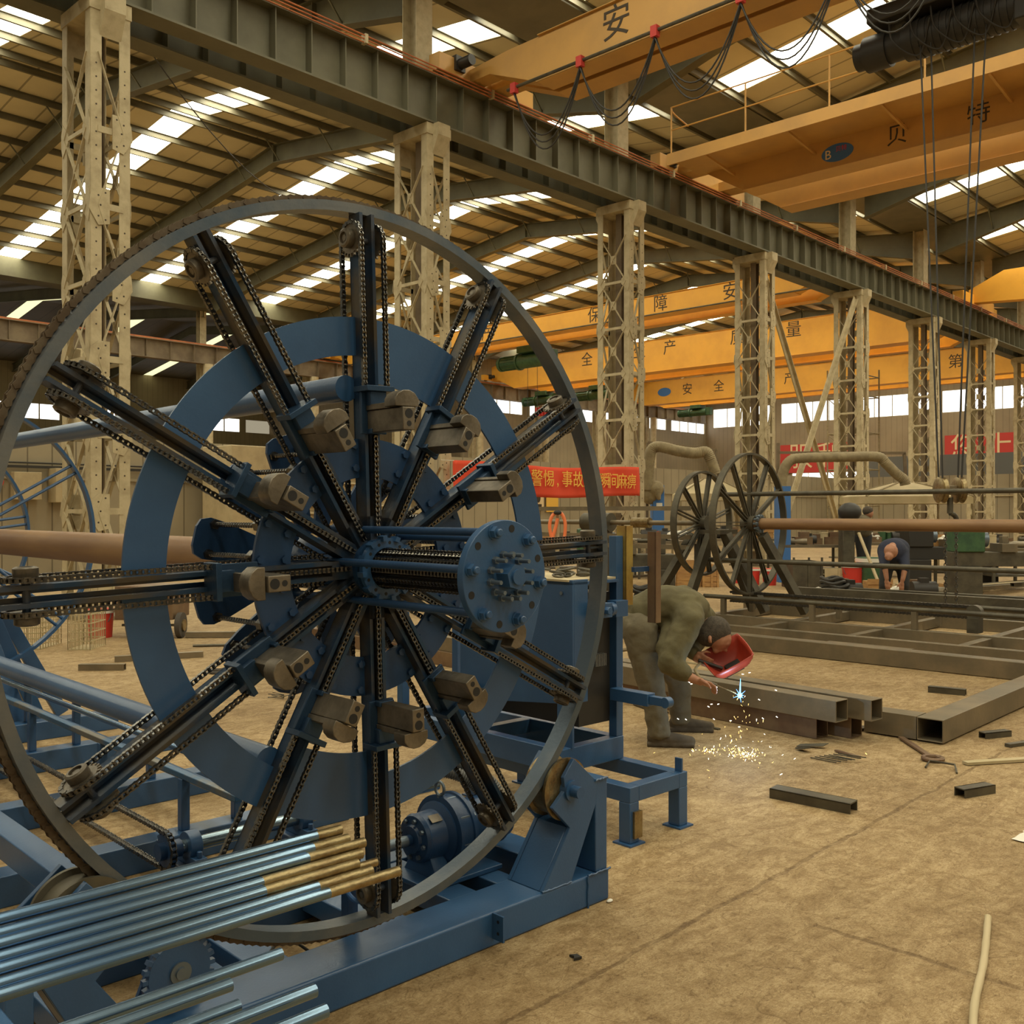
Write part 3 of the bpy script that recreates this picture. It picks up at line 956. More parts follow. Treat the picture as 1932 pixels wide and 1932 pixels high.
def spoke_proto():
    mb = MB()
    for t in (-1, 1):
        mb.box(.085, 1.10, -.022, .035, t * .022 - .006, t * .022 + .006)
        mb.box(.085, 1.10, .029, .035, t * .022 - .006 - (.012 if t > 0 else 0), t * .022 + .006 + (.012 if t < 0 else 0))
    mb.tube((1.02, .005, -.062), (1.02, .005, .062), .010, 10)
    mb.box(.085, .16, -.022, .035, -.028, .028)
    sp = part('spoke', mb, M['rail_steel'], reel, local=True, smooth=30)
    for sg in (-1, 1):
        zc = sg * .042
        s = MB()
        s.tube((1.02, .005, zc - .004), (1.02, .005, zc + .004), .046, 24)
        for i in range(20):
            a = 2 * PI * i / 20
            s.obox((1.02 + .049 * math.cos(a), .005 + .049 * math.sin(a), zc), V(math.cos(a), math.sin(a), 0), V(-math.sin(a), math.cos(a), 0), Z_, .012, .006, .007)
        s.lathe([(.028, 0), (.030, .004), (.030, .022), (.024, .026), (.018, .026), (.018, .018), (.010, .018), (.010, .022)], (1.02, .005, zc + sg * .004), Z_ * sg, 20)
        subpart('sprocket', s, M['block'], sp, smooth=30)
        arc = [(1.02 + .052 * math.sin(q), .005 - .052 * math.cos(q), zc) for q in [PI * i / 10 for i in range(11)]]
        ch = MB().chain([(.555, -.047, zc)] + arc + [(.13, .057, zc)], (0, 0, 1), .0156, pw=.0095, th=.003, rr=.0056, pt=.0138)
        subpart('roller_chain', ch, M['chain'], sp, smooth=0)
    subpart('roller_chain', MB().chain([(.41, -.03, -.004), (.10, -.03, -.004)], (0, 0, 1), .0156, pw=.0095, th=.003, rr=.0056, pt=.0138), M['chain'], sp, smooth=0)
    c = MB()
    c.box(.415, .545, -.034, -.022, -.046, .046).box(.545, .562, -.075, .0, -.052, .052).box(.48, .545, -.02, .03, -.015, .015)
    c.box(.50, .545, -.06, -.034, -.03, .03).box(.415, .43, -.06, -.034, -.026, .03)
    subpart('slide_carriage', c, M['rail_steel'], sp, bevel=.0015)
    b = MB().box(.418, .486, -.215, -.034, -.018, .026)
    subpart('clamp_block', b, M['block'], sp, bevel=.0025)
    h = MB()
    h.tube((.467, -.2158, .004), (.467, -.2150, .004), .0145, 18).tube((.437, -.2158, .004), (.437, -.2150, .004), .0085, 16)
    subpart('bores', h, M['hole'], sp)
    j = MB()
    ol = [(.489, -.042), (.489, .046), (.512, .046), (.528, .034), (.537, .014), (.538, -.008), (.530, -.028), (.512, -.042)]
    j.prism([(a, b_) for a, b_ in ol], .055, (0, -.205, 0), X_, Z_, Y_)
    j.box(.487, .505, -.15, -.034, -.022, .03)
    subpart('hook_jaw', j, M['block'], sp, bevel=.002)
    return sp


sp0 = spoke_proto()
for k in range(12):
    o = sp0 if k == 0 else copy_tree(sp0, reel)
    o.parent = reel
    o.location = (0, 0, CZ)
    o.rotation_euler = (0, -math.radians(A0 + 30 * k), 0)
# hub, chain drum, tie rods and end plate
hb = MB().tube((0, -.04, CZ), (0, .46, CZ), .088, 32)
part('hub', hb, M['blue_dark'], reel, local=True, smooth=30)
hr = MB().sector((0, CZ), .064, .094, -.085, -.068, n=40)
for k in range(12):
    a = math.radians(10 + 30 * k)
    hr.obox((.093 * math.cos(a), -.08, CZ + .093 * math.sin(a)), V(math.cos(a), 0, math.sin(a)), Y_, V(-math.sin(a), 0, math.cos(a)), .016, .03, .016)
part('hub_ring', hr, M['blue'], reel, local=True, smooth=30)
hh = MB()
for k in range(12):
    a = math.radians(25 + 30 * k)
    p = V(.079 * math.cos(a), -.0855, CZ + .079 * math.sin(a)); hh.tube(p, p + Y_ * .0006, .0055, 10)
part('bolt_holes', hh, M['hole'], reel, local=True)
part('drum_core', MB().tube((0, -.585, CZ), (0, -.04, CZ), .036, 16), M['chain'], reel, local=True)
for k in range(12):
    a = math.radians(A0 + 30 * k); r = .056
    p = V(r * math.cos(a), 0, CZ + r * math.sin(a))
    side = V(-math.sin(a), 0, math.cos(a))
    part('axial_chain', MB().chain([p - Y_ * .06, p - Y_ * .585], side, .0156, pw=.0105), M['chain'], reel, local=True, smooth=0)
for k in range(6):
    a = math.radians(110 - 60 * k)
    p = V(.126 * math.cos(a), 0, CZ + .126 * math.sin(a))
    part('tie_rod', MB().tube(p - Y_ * .60, p + Y_ * .32, .0115, 14), M['blue_dark'], reel, local=True)
EP = part('end_plate', MB().tube((0, -.614, CZ), (0, -.59, CZ), .152, 64), M['blue'], reel, local=True, bevel=.002)
hh = MB()
for k in range(6):
    a = math.radians(80 - 60 * k)
    p = V(.130 * math.cos(a), -.6148, CZ + .130 * math.sin(a)); hh.tube(p, p + Y_ * .0007, .0105, 18)
subpart('bolt_holes', hh, M['hole'], EP)
for k in range(6):
    a = math.radians(110 - 60 * k)
    p = V(.126 * math.cos(a), -.614, CZ + .126 * math.sin(a))
    g = MB().tube(p, p - Y_ * .003, .0205, 20).hexnut(p - Y_ * .003, -Y_, .0175, .016).lathe([(.0105, 0), (.0105, .006), (.008, .0085)], p - Y_ * .019, -Y_, 14)
    subpart('hex_nut', g, M['blue'], EP, smooth=30)
for k in range(12):
    a = math.radians(12 + 30 * k)
    p = V(.060 * math.cos(a), -.614, CZ + .060 * math.sin(a))
    g = MB().hexnut(p, -Y_, .0105, .012).tube(p - Y_ * .012, p - Y_ * .046, .0058, 10)
    subpart('stud', g, M['bolt'], EP, smooth=30)
p = V(0, -.614, CZ)
subpart('centre_nut', MB().hexnut(p, -Y_, .036, .045).tube(p - Y_ * .045, p - Y_ * .052, .0205, 24), M['blue'], EP, smooth=30)
# main pipe, sleeve, long tubes, far wheels
part('main_pipe', MB().tube((0, .46, CZ), (0, 7.6, CZ), .0735, 40), M['pipe'], reel, local=True, label='brown varnished steel pipe on the wheel axis')
part('long_tube', MB().tube((-.074, .03, 1.885), (-.074, 5.0, 1.885), .041, 24), M['blue'], reel, local=True)
part('long_tube', MB().tube((-.345, .03, .772), (-.345, 5.0, .772), .041, 24), M['blue'], reel, local=True)
for yy, R, n_, a0 in ((4.775, .948, 10, -5), (5.677, .786, 10, 8)):
    rr = part('far_rim', MB().sector((0, CZ), R - .02, R, yy - .03, yy + .03, n=72), M['blue'], reel, local=True, smooth=30)
    for k in range(n_):
        a = math.radians(a0 + 36 * k)
        er, et = V(math.cos(a), 0, math.sin(a)), V(-math.sin(a), 0, math.cos(a))
        mb = MB()
        for sg in (-1, 1):
            mb.tube(V(0, yy, CZ) + er * .08 + et * (sg * .03), V(0, yy, CZ) + er * (R - .015) + et * (sg * .03), .011, 8)
        subpart('double_spoke', mb, M['blue'], rr)
    subpart('far_hub', MB().sector((0, CZ), .0735, .11, yy - .05, yy + .05, n=24), M['blue'], rr, smooth=30)

# ---------------- the floor frame the wheel turns on
fr = thing('machine_bed', 'blue steel floor frame with roller stands carrying the big cage wheel', 'machine frame', (1.823, 2.6, 0), 'M')


def fpart(name, mb, m='blue', bevel=.004, **k):
    return part(name, mb, M[m] if isinstance(m, str) else m, fr, bevel=bevel, **k)


fpart('front_beam', MB().box(-1.4, 2.915, 2.51, 2.70, 0, .12), bevel=.008)
tb = fpart('bolt_tab', MB().box(2.300, 2.308, 2.455, 2.51, .03, .118), bevel=0)
g = MB()
for zz in (.055, .095): g.tube((2.2995, 2.48, zz), (2.2990, 2.48, zz), .006, 10)
g.xform(Matrix.Translation((-1.823, -2.6, 0)))
subpart('bolt_holes', g, M['hole'], tb)
for a, b in (((2.79, 2.508, 0), (2.79, 2.508, .12)), ((2.79, 2.508, .121), (2.916, 2.508, .121)), ((2.546, 2.512, .121), (2.70, 2.512, .121)), ((2.83, 2.509, .475), (2.905, 2.509, .475))):
    a, b = Vector(a), Vector(b); wd = MB()
    wd.path([a.lerp(b, i / 14) + V(random.uniform(-.002, .002), -.001, random.uniform(-.002, .002)) for i in range(15)], .0045, 6, wob=lambda i: .8 + .4 * random.random())
    fpart('weld_seam', wd, bevel=0)
for x0, x1 in ((.96, 1.06), (1.36, 1.44), (1.50, 1.62), (1.94, 2.075), (2.27, 2.40), (2.50, 2.60)):
    fpart('deck_bar', MB().box(x0, x1, 2.70, 3.15, .04, .115))
fpart('rear_beam', MB().box(.2, 2.92, 3.15, 3.29, 0, .12))
fpart('side_beam', MB().box(2.74, 2.90, 2.70, 3.15, 0, .135))
for d in (4.03, 4.94, 5.98, 6.83, 8.4):
    fpart('cross_beam', MB().box(-.6, 2.75, d, d + .12, 0, .12))
fpart('side_rail', MB().box(1.10, 1.19, 2.95, 8.9, .27, .36))
for d in (3.2, 4.09, 5.0, 6.04, 6.9, 8.46):
    fpart('rail_post', MB().box(1.11, 1.18, d - .035, d + .035, .12, .27))
# conveyor runs along the bed
for s, z, w in ((2.18, .40, .06), (1.93, .37, .035)):
    fpart('guide_rail', MB().box(s - w / 2, s + w / 2, 3.6, 8.0, z - .025, z), m='blue_worn', bevel=.003)
    for d in (4.09, 5.0, 6.04, 6.9):
        fpart('rail_post', MB().box(s - .02, s + .02, d - .02, d + .02, .12, z - .025))
fpart('conveyor_chain', MB().chain([(2.18, 3.62, .415), (2.18, 8.0, .415)], (1, 0, 0), .032, pw=.022), m='chain', bevel=0, smooth=0)
fpart('slide_bar', MB().tube((2.03, 3.7, .41), (2.03, 8.0, .41), .016, 12), m='tube', bevel=0)
fpart('slide_bar', MB().tube((1.98, 3.7, .33), (1.98, 8.0, .33), .024, 12), m='blue', bevel=0)
loop = [(1.47, 3.25 + .062 * math.sin(q), .345 - .062 * math.cos(q)) for q in [-PI * i / 8 for i in range(9)]]
fpart('drive_chain', MB().chain([(1.47, 8.0, .283)] + loop + [(1.47, 8.0, .407)], (1, 0, 0), .019, pw=.015), m='chain', bevel=0, smooth=0)
g = MB().tube((1.463, 3.25, .345), (1.477, 3.25, .345), .056, 28)
for i in range(20):
    a = 2 * PI * i / 20
    g.obox((1.47, 3.25 + .06 * math.cos(a), .345 + .06 * math.sin(a)), V(0, math.cos(a), math.sin(a)), V(0, -math.sin(a), math.cos(a)), X_, .014, .008, .012)
g.tube((1.44, 3.25, .345), (1.52, 3.25, .345), .03, 20)
fpart('sprocket', g, m='blue_dark', bevel=0)
fpart('drive_shaft', MB().tube((1.50, 3.25, .345), (2.66, 3.25, .345), .024, 20), m='tube', bevel=0)
for s in (1.56, 2.0):
    g = MB().sector((s, .345), 0, .001, 0, .001, n=4)
    g = MB().tube((s - .022, 3.25, .345), (s + .022, 3.25, .345), .05, 28).box(s - .022, s + .022, 3.17, 3.33, .285, .315)
    for dd in (3.185, 3.315): g.hexnut((s, dd, .315), Z_, .010, .022)
    fpart('pillow_block', g, bevel=.002)
    fpart('block_pedestal', MB().box(s - .05, s + .05, 3.16, 3.34, .12, .285), m='blue_dark')


# roller stands right and left (left mirrored about the wheel centre)
def stand(mir):
    f = (lambda s: 2 * CX - s) if mir else (lambda s: s)
    plate = [(2.548, .121), (2.700, .121), (2.838, .384), (2.842, .472), (2.716, .578), (2.660, .516), (2.668, .47), (2.60, .415), (2.693, .324)]
    P = [(f(a), b) for a, b in plate]
    for y0 in (2.51, 2.68):
        fpart('fork_plate', MB().prism(P, .018, (0, y0, 0), X_, Z_, Y_), bevel=.002)
    body = [(2.548, .121), (2.697, .121), (2.82, .345), (2.693, .322)]
    fpart('strut', MB().prism([(f(a), b) for a, b in body], .15, (0, 2.529, 0), X_, Z_, Y_), bevel=.003)
    a, b = sorted((f(2.838), f(2.905)))
    fpart('stand_column', MB().box(a, b, 2.512, 2.698, .121, .476))
    c = V(f(2.70), 0, .462)
    r = fpart('support_roller', MB().lathe([(.03, 0), (.116, 0), (.116, .012), (.101, .016), (.101, .092), (.116, .096), (.116, .108), (.03, .108)], c + Y_ * 2.535, Y_, 48), m='brass' if not mir else 'steel_dark', bevel=0)
    q = MB().tube(c + Y_ * 2.462, c + Y_ * 2.70, .022, 20).tube(c + Y_ * 2.50, c + Y_ * 2.535, .038, 24)
    q.xform(Matrix.Translation((-1.823, -2.6, 0)))
    subpart('axle', q, M['blue'], r)


stand(False); stand(True)
# drive pinion meshing with the rim chain at lower left, on its own bracket
g = MB().tube((1.205, 2.575, .243), (1.205, 2.595, .243), .088, 36)
for i in range(24):
    a = 2 * PI * i / 24
    g.obox((1.205 + .094 * math.cos(a), 2.585, .243 + .094 * math.sin(a)), V(math.cos(a), 0, math.sin(a)), V(-math.sin(a), 0, math.cos(a)), Y_, .018, .012, .018)
pn = fpart('drive_pinion', g, bevel=0)
q = MB().tube((1.205, 2.562, .243), (1.205, 2.76, .243), .016, 20).tube((1.205, 2.568, .243), (1.205, 2.575, .243), .03, 24)
q.xform(Matrix.Translation((-1.823, -2.6, 0)))
subpart('axle', q, M['bolt'], pn)
fpart('pinion_bracket', MB().prism([(1.10, .12), (1.32, .12), (1.24, .28), (1.17, .28)], .016, (0, 2.66, 0), X_, Z_, Y_), m='blue_dark', bevel=.002)
fpart('sensor_post', MB().box(1.86, 1.90, 2.735, 2.775, .115, .30).box(1.82, 1.94, 2.71, 2.80, .115, .123), m='blue_dark', bevel=.001)

# ---------------- gear motor and its corrugated hoses
gm = thing('gear_motor', 'dark blue cycloidal gear motor with lifting eye behind the bottom of the wheel rim', 'motor', (2.48, 2.93, .12), 'M')
o = V(2.27, 2.93, .275)
part('gear_housing', MB().lathe([(.02, -.09), (.02, 0), (.05, .0), (.055, .012), (.085, .016), (.092, .03), (.088, .036), (.092, .11), (.118, .125), (.118, .132), (.140, .135), (.140, .150), (.132, .153), (.132, .20), (.140, .203), (.140, .218), (.120, .22)], o, X_, 44), M['blue_dark'], gm, smooth=35)
part('motor_body', MB().lathe([(.10, .22), (.10, .42), (.085, .43), (.085, .46)], o, X_, 36), M['blue_dark'], gm, smooth=35)
part('output_shaft', MB().tube(o - X_ * .15, o - X_ * .02, .021, 18), M['bolt'], gm)
bl = MB()
for k in range(8):
    a = 2 * PI * k / 8 + .2
    e = V(0, math.cos(a), math.sin(a))
    bl.hexnut(o + X_ * .012 + e * .07, -X_, .009, .01)
    bl.tube(o + X_ * .15 + e * .124, o + X_ * .205 + e * .124, .009, 8)
    bl.hexnut(o + X_ * .218 + e * .124, X_, .011, .01)
part('flange_bolts', bl, M['bolt'], gm, smooth=0)
part('mounting_foot', MB().prism([(-.12, -.155), (.12, -.155), (.10, -.135), (.05, -.06), (-.05, -.06), (-.10, -.135)], .07, o + X_ * .05, Y_, Z_, X_).box(2.25, 2.62, 2.80, 3.06, .1165, .135), M['blue'], gm, bevel=.003)
part('lifting_eye', MB().path([o + V(.142, .026 * math.cos(q), .165 + .026 * math.sin(q)) for q in [2 * PI * i / 20 for i in range(20)]], .006, 8, closed=True).tube(o + V(.142, 0, .13), o + V(.142, 0, .142), .01, 10), M['bolt'], gm)
part('rating_plate', MB().obox(o + V(.075, -.055, .078), X_, V(0, .82, .57), V(0, -.57, .82), .05, .035, .0015), M['block'], gm, smooth=0)


def spline(pts, n=14):
    pts = [Vector(p) for p in pts]; out = []
    for i in range(len(pts) - 1):
        p0, p1, p2, p3 = pts[max(i - 1, 0)], pts[i], pts[i + 1], pts[min(i + 2, len(pts) - 1)]
        for k in range(n):
            t = k / n
            out.append(.5 * ((2 * p1) + (p2 - p0) * t + (2 * p0 - 5 * p1 + 4 * p2 - p3) * t * t + (3 * p1 - p0 - 3 * p2 + p3) * t ** 3))
    return out + [pts[-1]]


def corrugated(pts, r, n=26):
    return MB().path(spline(pts, n), r, 10, wob=lambda i: 1.0 if i % 2 else .84)


lone('corrugated_hose', corrugated([(2.42, 3.08, .44), (2.50, 3.05, .47), (2.60, 2.98, .43), (2.655, 2.93, .34), (2.66, 2.90, .24), (2.62, 2.92, .16)], .027), M['grey'],
     'grey corrugated hose arching right over the gear motor, the nearer of two', 'hose', 'M', 'corrugated hoses')
lone('corrugated_hose', corrugated([(2.50, 3.12, .47), (2.60, 3.12, .48), (2.72, 3.04, .42), (2.78, 2.98, .32), (2.76, 2.96, .2), (2.70, 2.98, .165)], .027), M['grey'],
     'grey corrugated hose arching behind the first hose beside the gear motor', 'hose', 'M', 'corrugated hoses')
lone('corrugated_hose', corrugated([(2.58, 3.22, .45), (2.70, 3.2, .44), (2.80, 3.12, .36), (2.82, 3.05, .25), (2.80, 3.02, .17)], .024), M['grey'],
     'grey corrugated hose farthest behind the gear motor, mostly hidden by the rim', 'hose', 'M', 'corrugated hoses')
wr = MB()
for i in range(4):
    wr.path(spline([(1.86, 2.70 - .01 * i, .335 + .012 * i), (1.80, 2.66, .30 + .01 * i), (1.80, 2.60 + .01 * i, .27), (1.86, 2.62, .25), (1.94, 2.66, .27 + .01 * i), (1.90, 2.72, .33)], 8), .006, 6)
lone('cable_coil', wr, M['bluecab'], 'small coil of blue cable hung on the post under the wheel rim', 'cable', 'M')
lone('floor_wire', MB().path(spline([(1.34, 2.74, .128), (1.50, 2.73, .08), (1.66, 2.80, .128), (1.80, 2.76, .02), (1.87, 2.72, .06), (1.9, 2.70, .125)], 10), .005, 6), M['cable'], 'thin black wire trailing along the bed under the rim', 'wire', 'M')

# ---------------- low stand, control cabinet frame on it
ls = thing('low_stand', 'low blue open stand of box steel on square legs, right of the roller stand', 'stand', (3.65, 3.2, 0), 'M')
g = MB().box(3.44, 3.505, 2.84, 3.95, .19, .26).box(3.805, 3.87, 2.84, 3.95, .19, .26).box(3.505, 3.805, 2.84, 2.905, .19, .26).box(3.505, 3.805, 3.885, 3.95, .19, .26)
part('top_frame', g, M['blue'], ls, bevel=.003)
for s, d in ((3.44, 2.84), (3.805, 2.84), (3.44, 3.885), (3.805, 3.885)):
    part('leg', MB().box(s, s + .065, d, d + .065, .008, .19), M['blue'], ls, bevel=.003)
    part('foot_plate', MB().box(s - .02, s + .085, d - .02, d + .085, 0, .008), M['blue'], ls)
part('upright_tab', MB().box(3.83, 3.84, 2.845, 2.885, .26, .325), M['blue'], ls)
g = MB().box(3.505, 3.515, 2.845, 2.90, .03, .15).box(3.46, 3.515, 2.828, 2.84, .03, .15)
for zz in (.065, .115): g.hexnut((3.515, 2.872, zz), X_, .013, .012).tube((3.515, 2.872, zz), (3.54, 2.872, zz), .007, 10)
part('hinge_plate', g, M['brass'], ls)

cb = thing('control_cabinet', 'blue sheet metal drive cabinet on an open frame behind the right side of the wheel', 'cabinet', (3.6, 3.6, .26), 'M')
g = MB().box(3.38, 3.44, 3.21, 4.5, .262, .375).box(3.44, 3.84, 3.21, 3.27, .262, .375).box(3.78, 3.84, 3.27, 4.5, .262, .375).box(3.44, 3.78, 4.44, 4.5, .262, .375).box(3.44, 3.78, 3.82, 3.88, .30, .375)
part('base_frame', g, M['blue'], cb, bevel=.003)
for s, d, zt in ((3.79, 3.215, 1.38), (3.79, 4.44, 1.05), (3.385, 4.44, 1.05), (3.385, 3.86, .6)):
    part('frame_post', MB().box(s, s + .05, d, d + .05, .375, zt), M['blue'], cb, bevel=.002)
bx = MB()
bx.prism([(3.20, .585), (4.02, .50), (4.02, 1.15), (3.20, 1.175)], .012, (3.45, 0, 0), Y_, Z_, X_)
bx.box(3.462, 3.82, 3.99, 4.02, .50, 1.15).box(3.462, 3.56, 3.20, 3.212, .585, 1.175).box(3.45, 3.79, 3.20, 4.02, 1.15, 1.165)
part('sheet_casing', bx, M['blue'], cb, bevel=.002)
part('leg_panel', MB().prism([(3.20, .375), (3.30, .375), (3.30, .60), (3.20, .60)], .012, (3.45, 0, 0), Y_, Z_, X_), M['blue'], cb)
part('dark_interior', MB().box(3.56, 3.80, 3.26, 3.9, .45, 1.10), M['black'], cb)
g = MB()
for d, z in ((3.27, .64), (3.94, .56), (3.27, 1.11), (3.94, 1.09)): g.tube((3.449, d, z), (3.443, d, z), .009, 10)
part('door_screws', g, M['bolt'], cb)
g = MB().box(3.56, 3.66, 3.13, 3.20, .99, 1.06).tube((3.61, 3.10, 1.025), (3.61, 3.13, 1.025), .02, 6).tube((3.67, 3.165, 1.025), (3.70, 3.165, 1.025), .035, 20).box(3.70, 3.79, 3.14, 3.2, .985, 1.065)
part('hinge_bearing', g, M['blue'], cb, bevel=.002)
g = MB()
for i in range(7): g.box(3.64 + .012 * i, 3.646 + .012 * i, 3.22, 3.255, .74, .80)
part('terminal_strip', g, M['grey'], cb)
g = MB().box(3.74, 3.80, 2.98, 3.215, .565, .625).box(3.752, 3.788, 2.90, 2.98, .575, .615).tube((3.75, 2.885, .595), (3.79, 2.885, .595), .026, 20)
part('feeler_arm', g, M['blue'], cb, bevel=.002)
part('worktop', MB().box(3.44, 3.80, 3.22, 4.0, 1.166, 1.176), M['hood'], cb)
g = MB().box(3.845, 3.90, 3.20, 3.206, 1.03, 1.43).box(3.845, 3.851, 3.20, 3.26, 1.03, 1.43)
part('guide_plate', g, M['yellow_plate'], cb, label='rusty yellow upright plate bolted to the cabinet frame')
g = MB().box(3.955, 4.0, 3.10, 3.106, .94, 1.40).box(3.955, 3.961, 3.10, 3.15, .94, 1.40)
part('guide_plate', g, M['steel_red'], cb)
part('tie_bar', MB().box(3.84, 3.98, 3.14, 3.16, 1.20, 1.225), M['blue_dark'], cb)
for k in range(12):
    g = MB()
    a = random.uniform(0, PI); cc = V(3.52 + .022 * k + random.uniform(-.01, .01), 3.30 + random.uniform(0, .22), 1.188 + .012 * (k % 3))
    g.path([cc + V(.035 * math.cos(q) * math.cos(a) - .016 * math.sin(q) * math.sin(a), .035 * math.cos(q) * math.sin(a) + .016 * math.sin(q) * math.cos(a), .006 * math.sin(q + k)) for q in [2 * PI * i / 12 for i in range(12)]], .006, 6, closed=True)
    lone('chain_link', g, M['steel_dark'], 'oily chain link of the pile on top of the blue cabinet, %s from the left' % ORD[k], 'chain link', 'M', 'chain links piled on the cabinet')

# ---------------- legs of the far wheel
fs = thing('wheel_trestle', 'blue A shaped trestle of channel steel behind the left of the wheel', 'stand', (2.2, 7.45, 0), 'M')
for a, b in (((1.72, 7.42, 1.22), (1.35, 7.42, .12)), ((1.93, 7.42, 1.22), (2.42, 7.42, .02)), ((1.99, 7.55, 1.22), (2.62, 7.55, .02)), ((1.86, 7.3, 1.22), (2.2, 7.0, .02))):
    part('leg', MB().bar(a, b, .09, .05, (0, 1, 0)), M['blue'], fs, bevel=.002)
part('saddle', MB().box(1.66, 2.02, 7.30, 7.6, 1.20, 1.245), M['blue'], fs)

# ---------------- foreground tubes on their rack
rk = thing('tube_rack', 'blue steel rack under the foreground tubes, its post at the lower left corner', 'rack', (.5, 1.9, 0), 'M')
for s in (.50, -.75):
    part('post', MB().box(s, s + .06, 1.86, 1.92, 0, .55), M['blue'], rk, bevel=.003)
    part('crossbar', MB().box(s, s + .06, 1.38, 1.93, .55, .61).prism([(1.93, .55), (1.93, .61), (2.12, .71), (2.12, .65)], .06, (s, 0, 0), Y_, Z_, X_), M['blue'], rk, bevel=.003)
    part('foot', MB().box(s, s + .06, 1.55, 2.25, 0, .04), M['blue'], rk, bevel=.003)
TB_ = [(2.303, 1.542, 'far edge of the rack, ending gold at the wheel'), (2.225, 1.514, 'second from the far edge of the rack'), (2.171, 1.528, 'third from the far edge of the rack'),
       (2.105, 1.473, 'fourth from the far edge with a rusty gold end'), (2.051, 1.424, 'fifth from the far edge with the shortest gold end'), (1.988, 1.421, 'sixth from the far edge of the rack'),
       (1.940, 1.467, 'nearest of the upper row, gold tip crossing the bottom spoke'), (1.736, 1.022, 'first of the lower row, below the gap'),
       (1.688, .888, 'with a notched end, second of the lower row'), (1.605, .860, 'shortest of the lower row beside the bed beam'),
       (1.561, .989, 'reaching over the front beam with a dark spot'), (1.484, .963, 'nearest of all at the bottom edge')]
for i, (d, s, lab) in enumerate(TB_):
    z = .6222
    if i < 7:                       # the upper row leans on a sloping crossbar
        slope = (.2632, .2723, .2791, .2879, .2955, .3048, .3124)[i]
        tt = (-323, -309, -279, -284, -291, -265, -214)[i] / 1863
        d = 1.94 + .0195 * (6 - i)
        z = 1.5 - slope * d / .690
        s = d * (.690 + .7236 * tt) / (.7236 - .690 * tt)
    t = thing('steel_tube', 'long thin blued tube, ' + lab, 'tube', (s - 1.5, d, z - .0112), 'M', 'steel tubes on the foreground rack')
    sg = s - ((.07, .10, .16, .27, .25, .15, .20)[i] if i < 7 else 0)
    if i < 7:
        part('bare_end', MB().pipe((sg, d, z), (s, d, z), .0124, .0095, 24), M['brass'], t, label='rusty gold end')
    part('tube_body', MB().pipe((-1.3, d, z), (sg, d, z), .0124, .0095, 24), M['tube'], t)
t = thing('steel_tube', 'short gold tipped tube tucked under the fourth and fifth tube tips', 'tube', (.9, 2.01, .62), 'M', 'steel tubes on the foreground rack')
part('tube_body', MB().pipe((-1.0, 2.012, .629), (1.3, 2.012, .629), .0105, .008, 18), M['tube'], t)
part('bare_end', MB().pipe((1.3, 2.012, .629), (1.452, 2.012, .629), .0105, .008, 18), M['brass'], t)
lone('floor_rod', MB().tube((1.22, 3.55, .012), (1.52, 3.36, .012), .012, 12), M['brass'], 'short rusty rod lying on the floor under the drive chain', 'rod', 'M')
# ================================================================== THE UNPAINTED MACHINE ACROSS THE HALL (building frame)
fm = thing('cage_wheel_machine', 'unpainted dark cage machine with two spoked wheels and a rusty pipe across the hall', 'machine', (11.7, 6.69, 0))
FX, FZ = 11.7, 1.345


def ring_y(mb, yc, R, r_in, half, n=64):
    q = MB().sector((FX, FZ), r_in, R, yc - half, yc + half, n=n)
    mb.v += []; return mb.add(q.v, q.f)


for yc, R, nsp, a0 in ((6.69, .94, 12, 0), (7.42, .72, 12, 15)):
    rm = part('rim', ring_y(MB(), yc, R, R - .028, .045), M['steel_dark'], fm, smooth=30)
    for k in range(nsp):
        a = math.radians(a0 + 30 * k)
        er, et = V(math.cos(a), 0, math.sin(a)), V(-math.sin(a), 0, math.cos(a))
        c = V(FX, yc, FZ)
        g = MB()
        for sg in (-1, 1):
            g.bar(c + er * .07 + et * (sg * .022), c + er * (R - .02) + et * (sg * .022), .05, .012, et)
        part('spoke', g, M['steel_dark'], fm, smooth=0)
    part('hub', MB().tube((FX, yc - .09, FZ), (FX, yc + .09, FZ), .105, 24), M['steel_dark'], fm)
g = MB()
for k in range(10):
    a = 2 * PI * k / 10
    p = V(FX + .1 * math.cos(a), 6.58, FZ + .1 * math.sin(a))
    g.tube(p, p - Y_ * .07, .016, 8).hexnut(p - Y_ * .04, -Y_, .028, .025)
part('hub_studs', g, M['bolt'], fm, smooth=0)
part('main_pipe', MB().tube((FX, -4, FZ), (FX, 6.6, FZ), .0735, 32), M['pipe'], fm, label='rusty brown pipe running off to the right')
part('long_tube', MB().tube((FX, -4, 1.737), (FX, 7.2, 1.737), .03, 16), M['steel_dark'], fm)
part('long_tube', MB().tube((FX, -4, .85), (FX, 7.4, .85), .03, 16), M['steel_dark'], fm)
part('shaft', MB().tube((FX, 7.5, FZ), (FX, 10.4, FZ), .035, 16), M['steel_brown'], fm)
part('bearing_housing', MB().tube((FX, 9.0, FZ), (FX, 9.5, FZ), .14, 24).box(FX - .1, FX + .1, 9.05, 9.45, .9, FZ), M['steel_dark'], fm)
part('collar', MB().tube((FX, 8.3, FZ), (FX, 8.6, FZ), .075, 20), M['brass'], fm)
for p, q in (((11.58, 7.2, 1.24), (11.15, 7.35, .16)), ((11.82, 7.15, 1.24), (12.25, 6.95, .16)), ((11.72, 7.08, 1.24), (11.95, 6.6, .16)), ((11.6, 7.5, 1.2), (11.2, 8.0, .1)),
             ((11.8, 9.2, .9), (11.9, 9.2, .05)), ((11.7, 6.5, 1.2), (12.3, 6.2, .16))):
    part('leg', MB().bar(p, q, .13, .09, (0, 1, 0)), M['steel_dark'], fm, smooth=0)
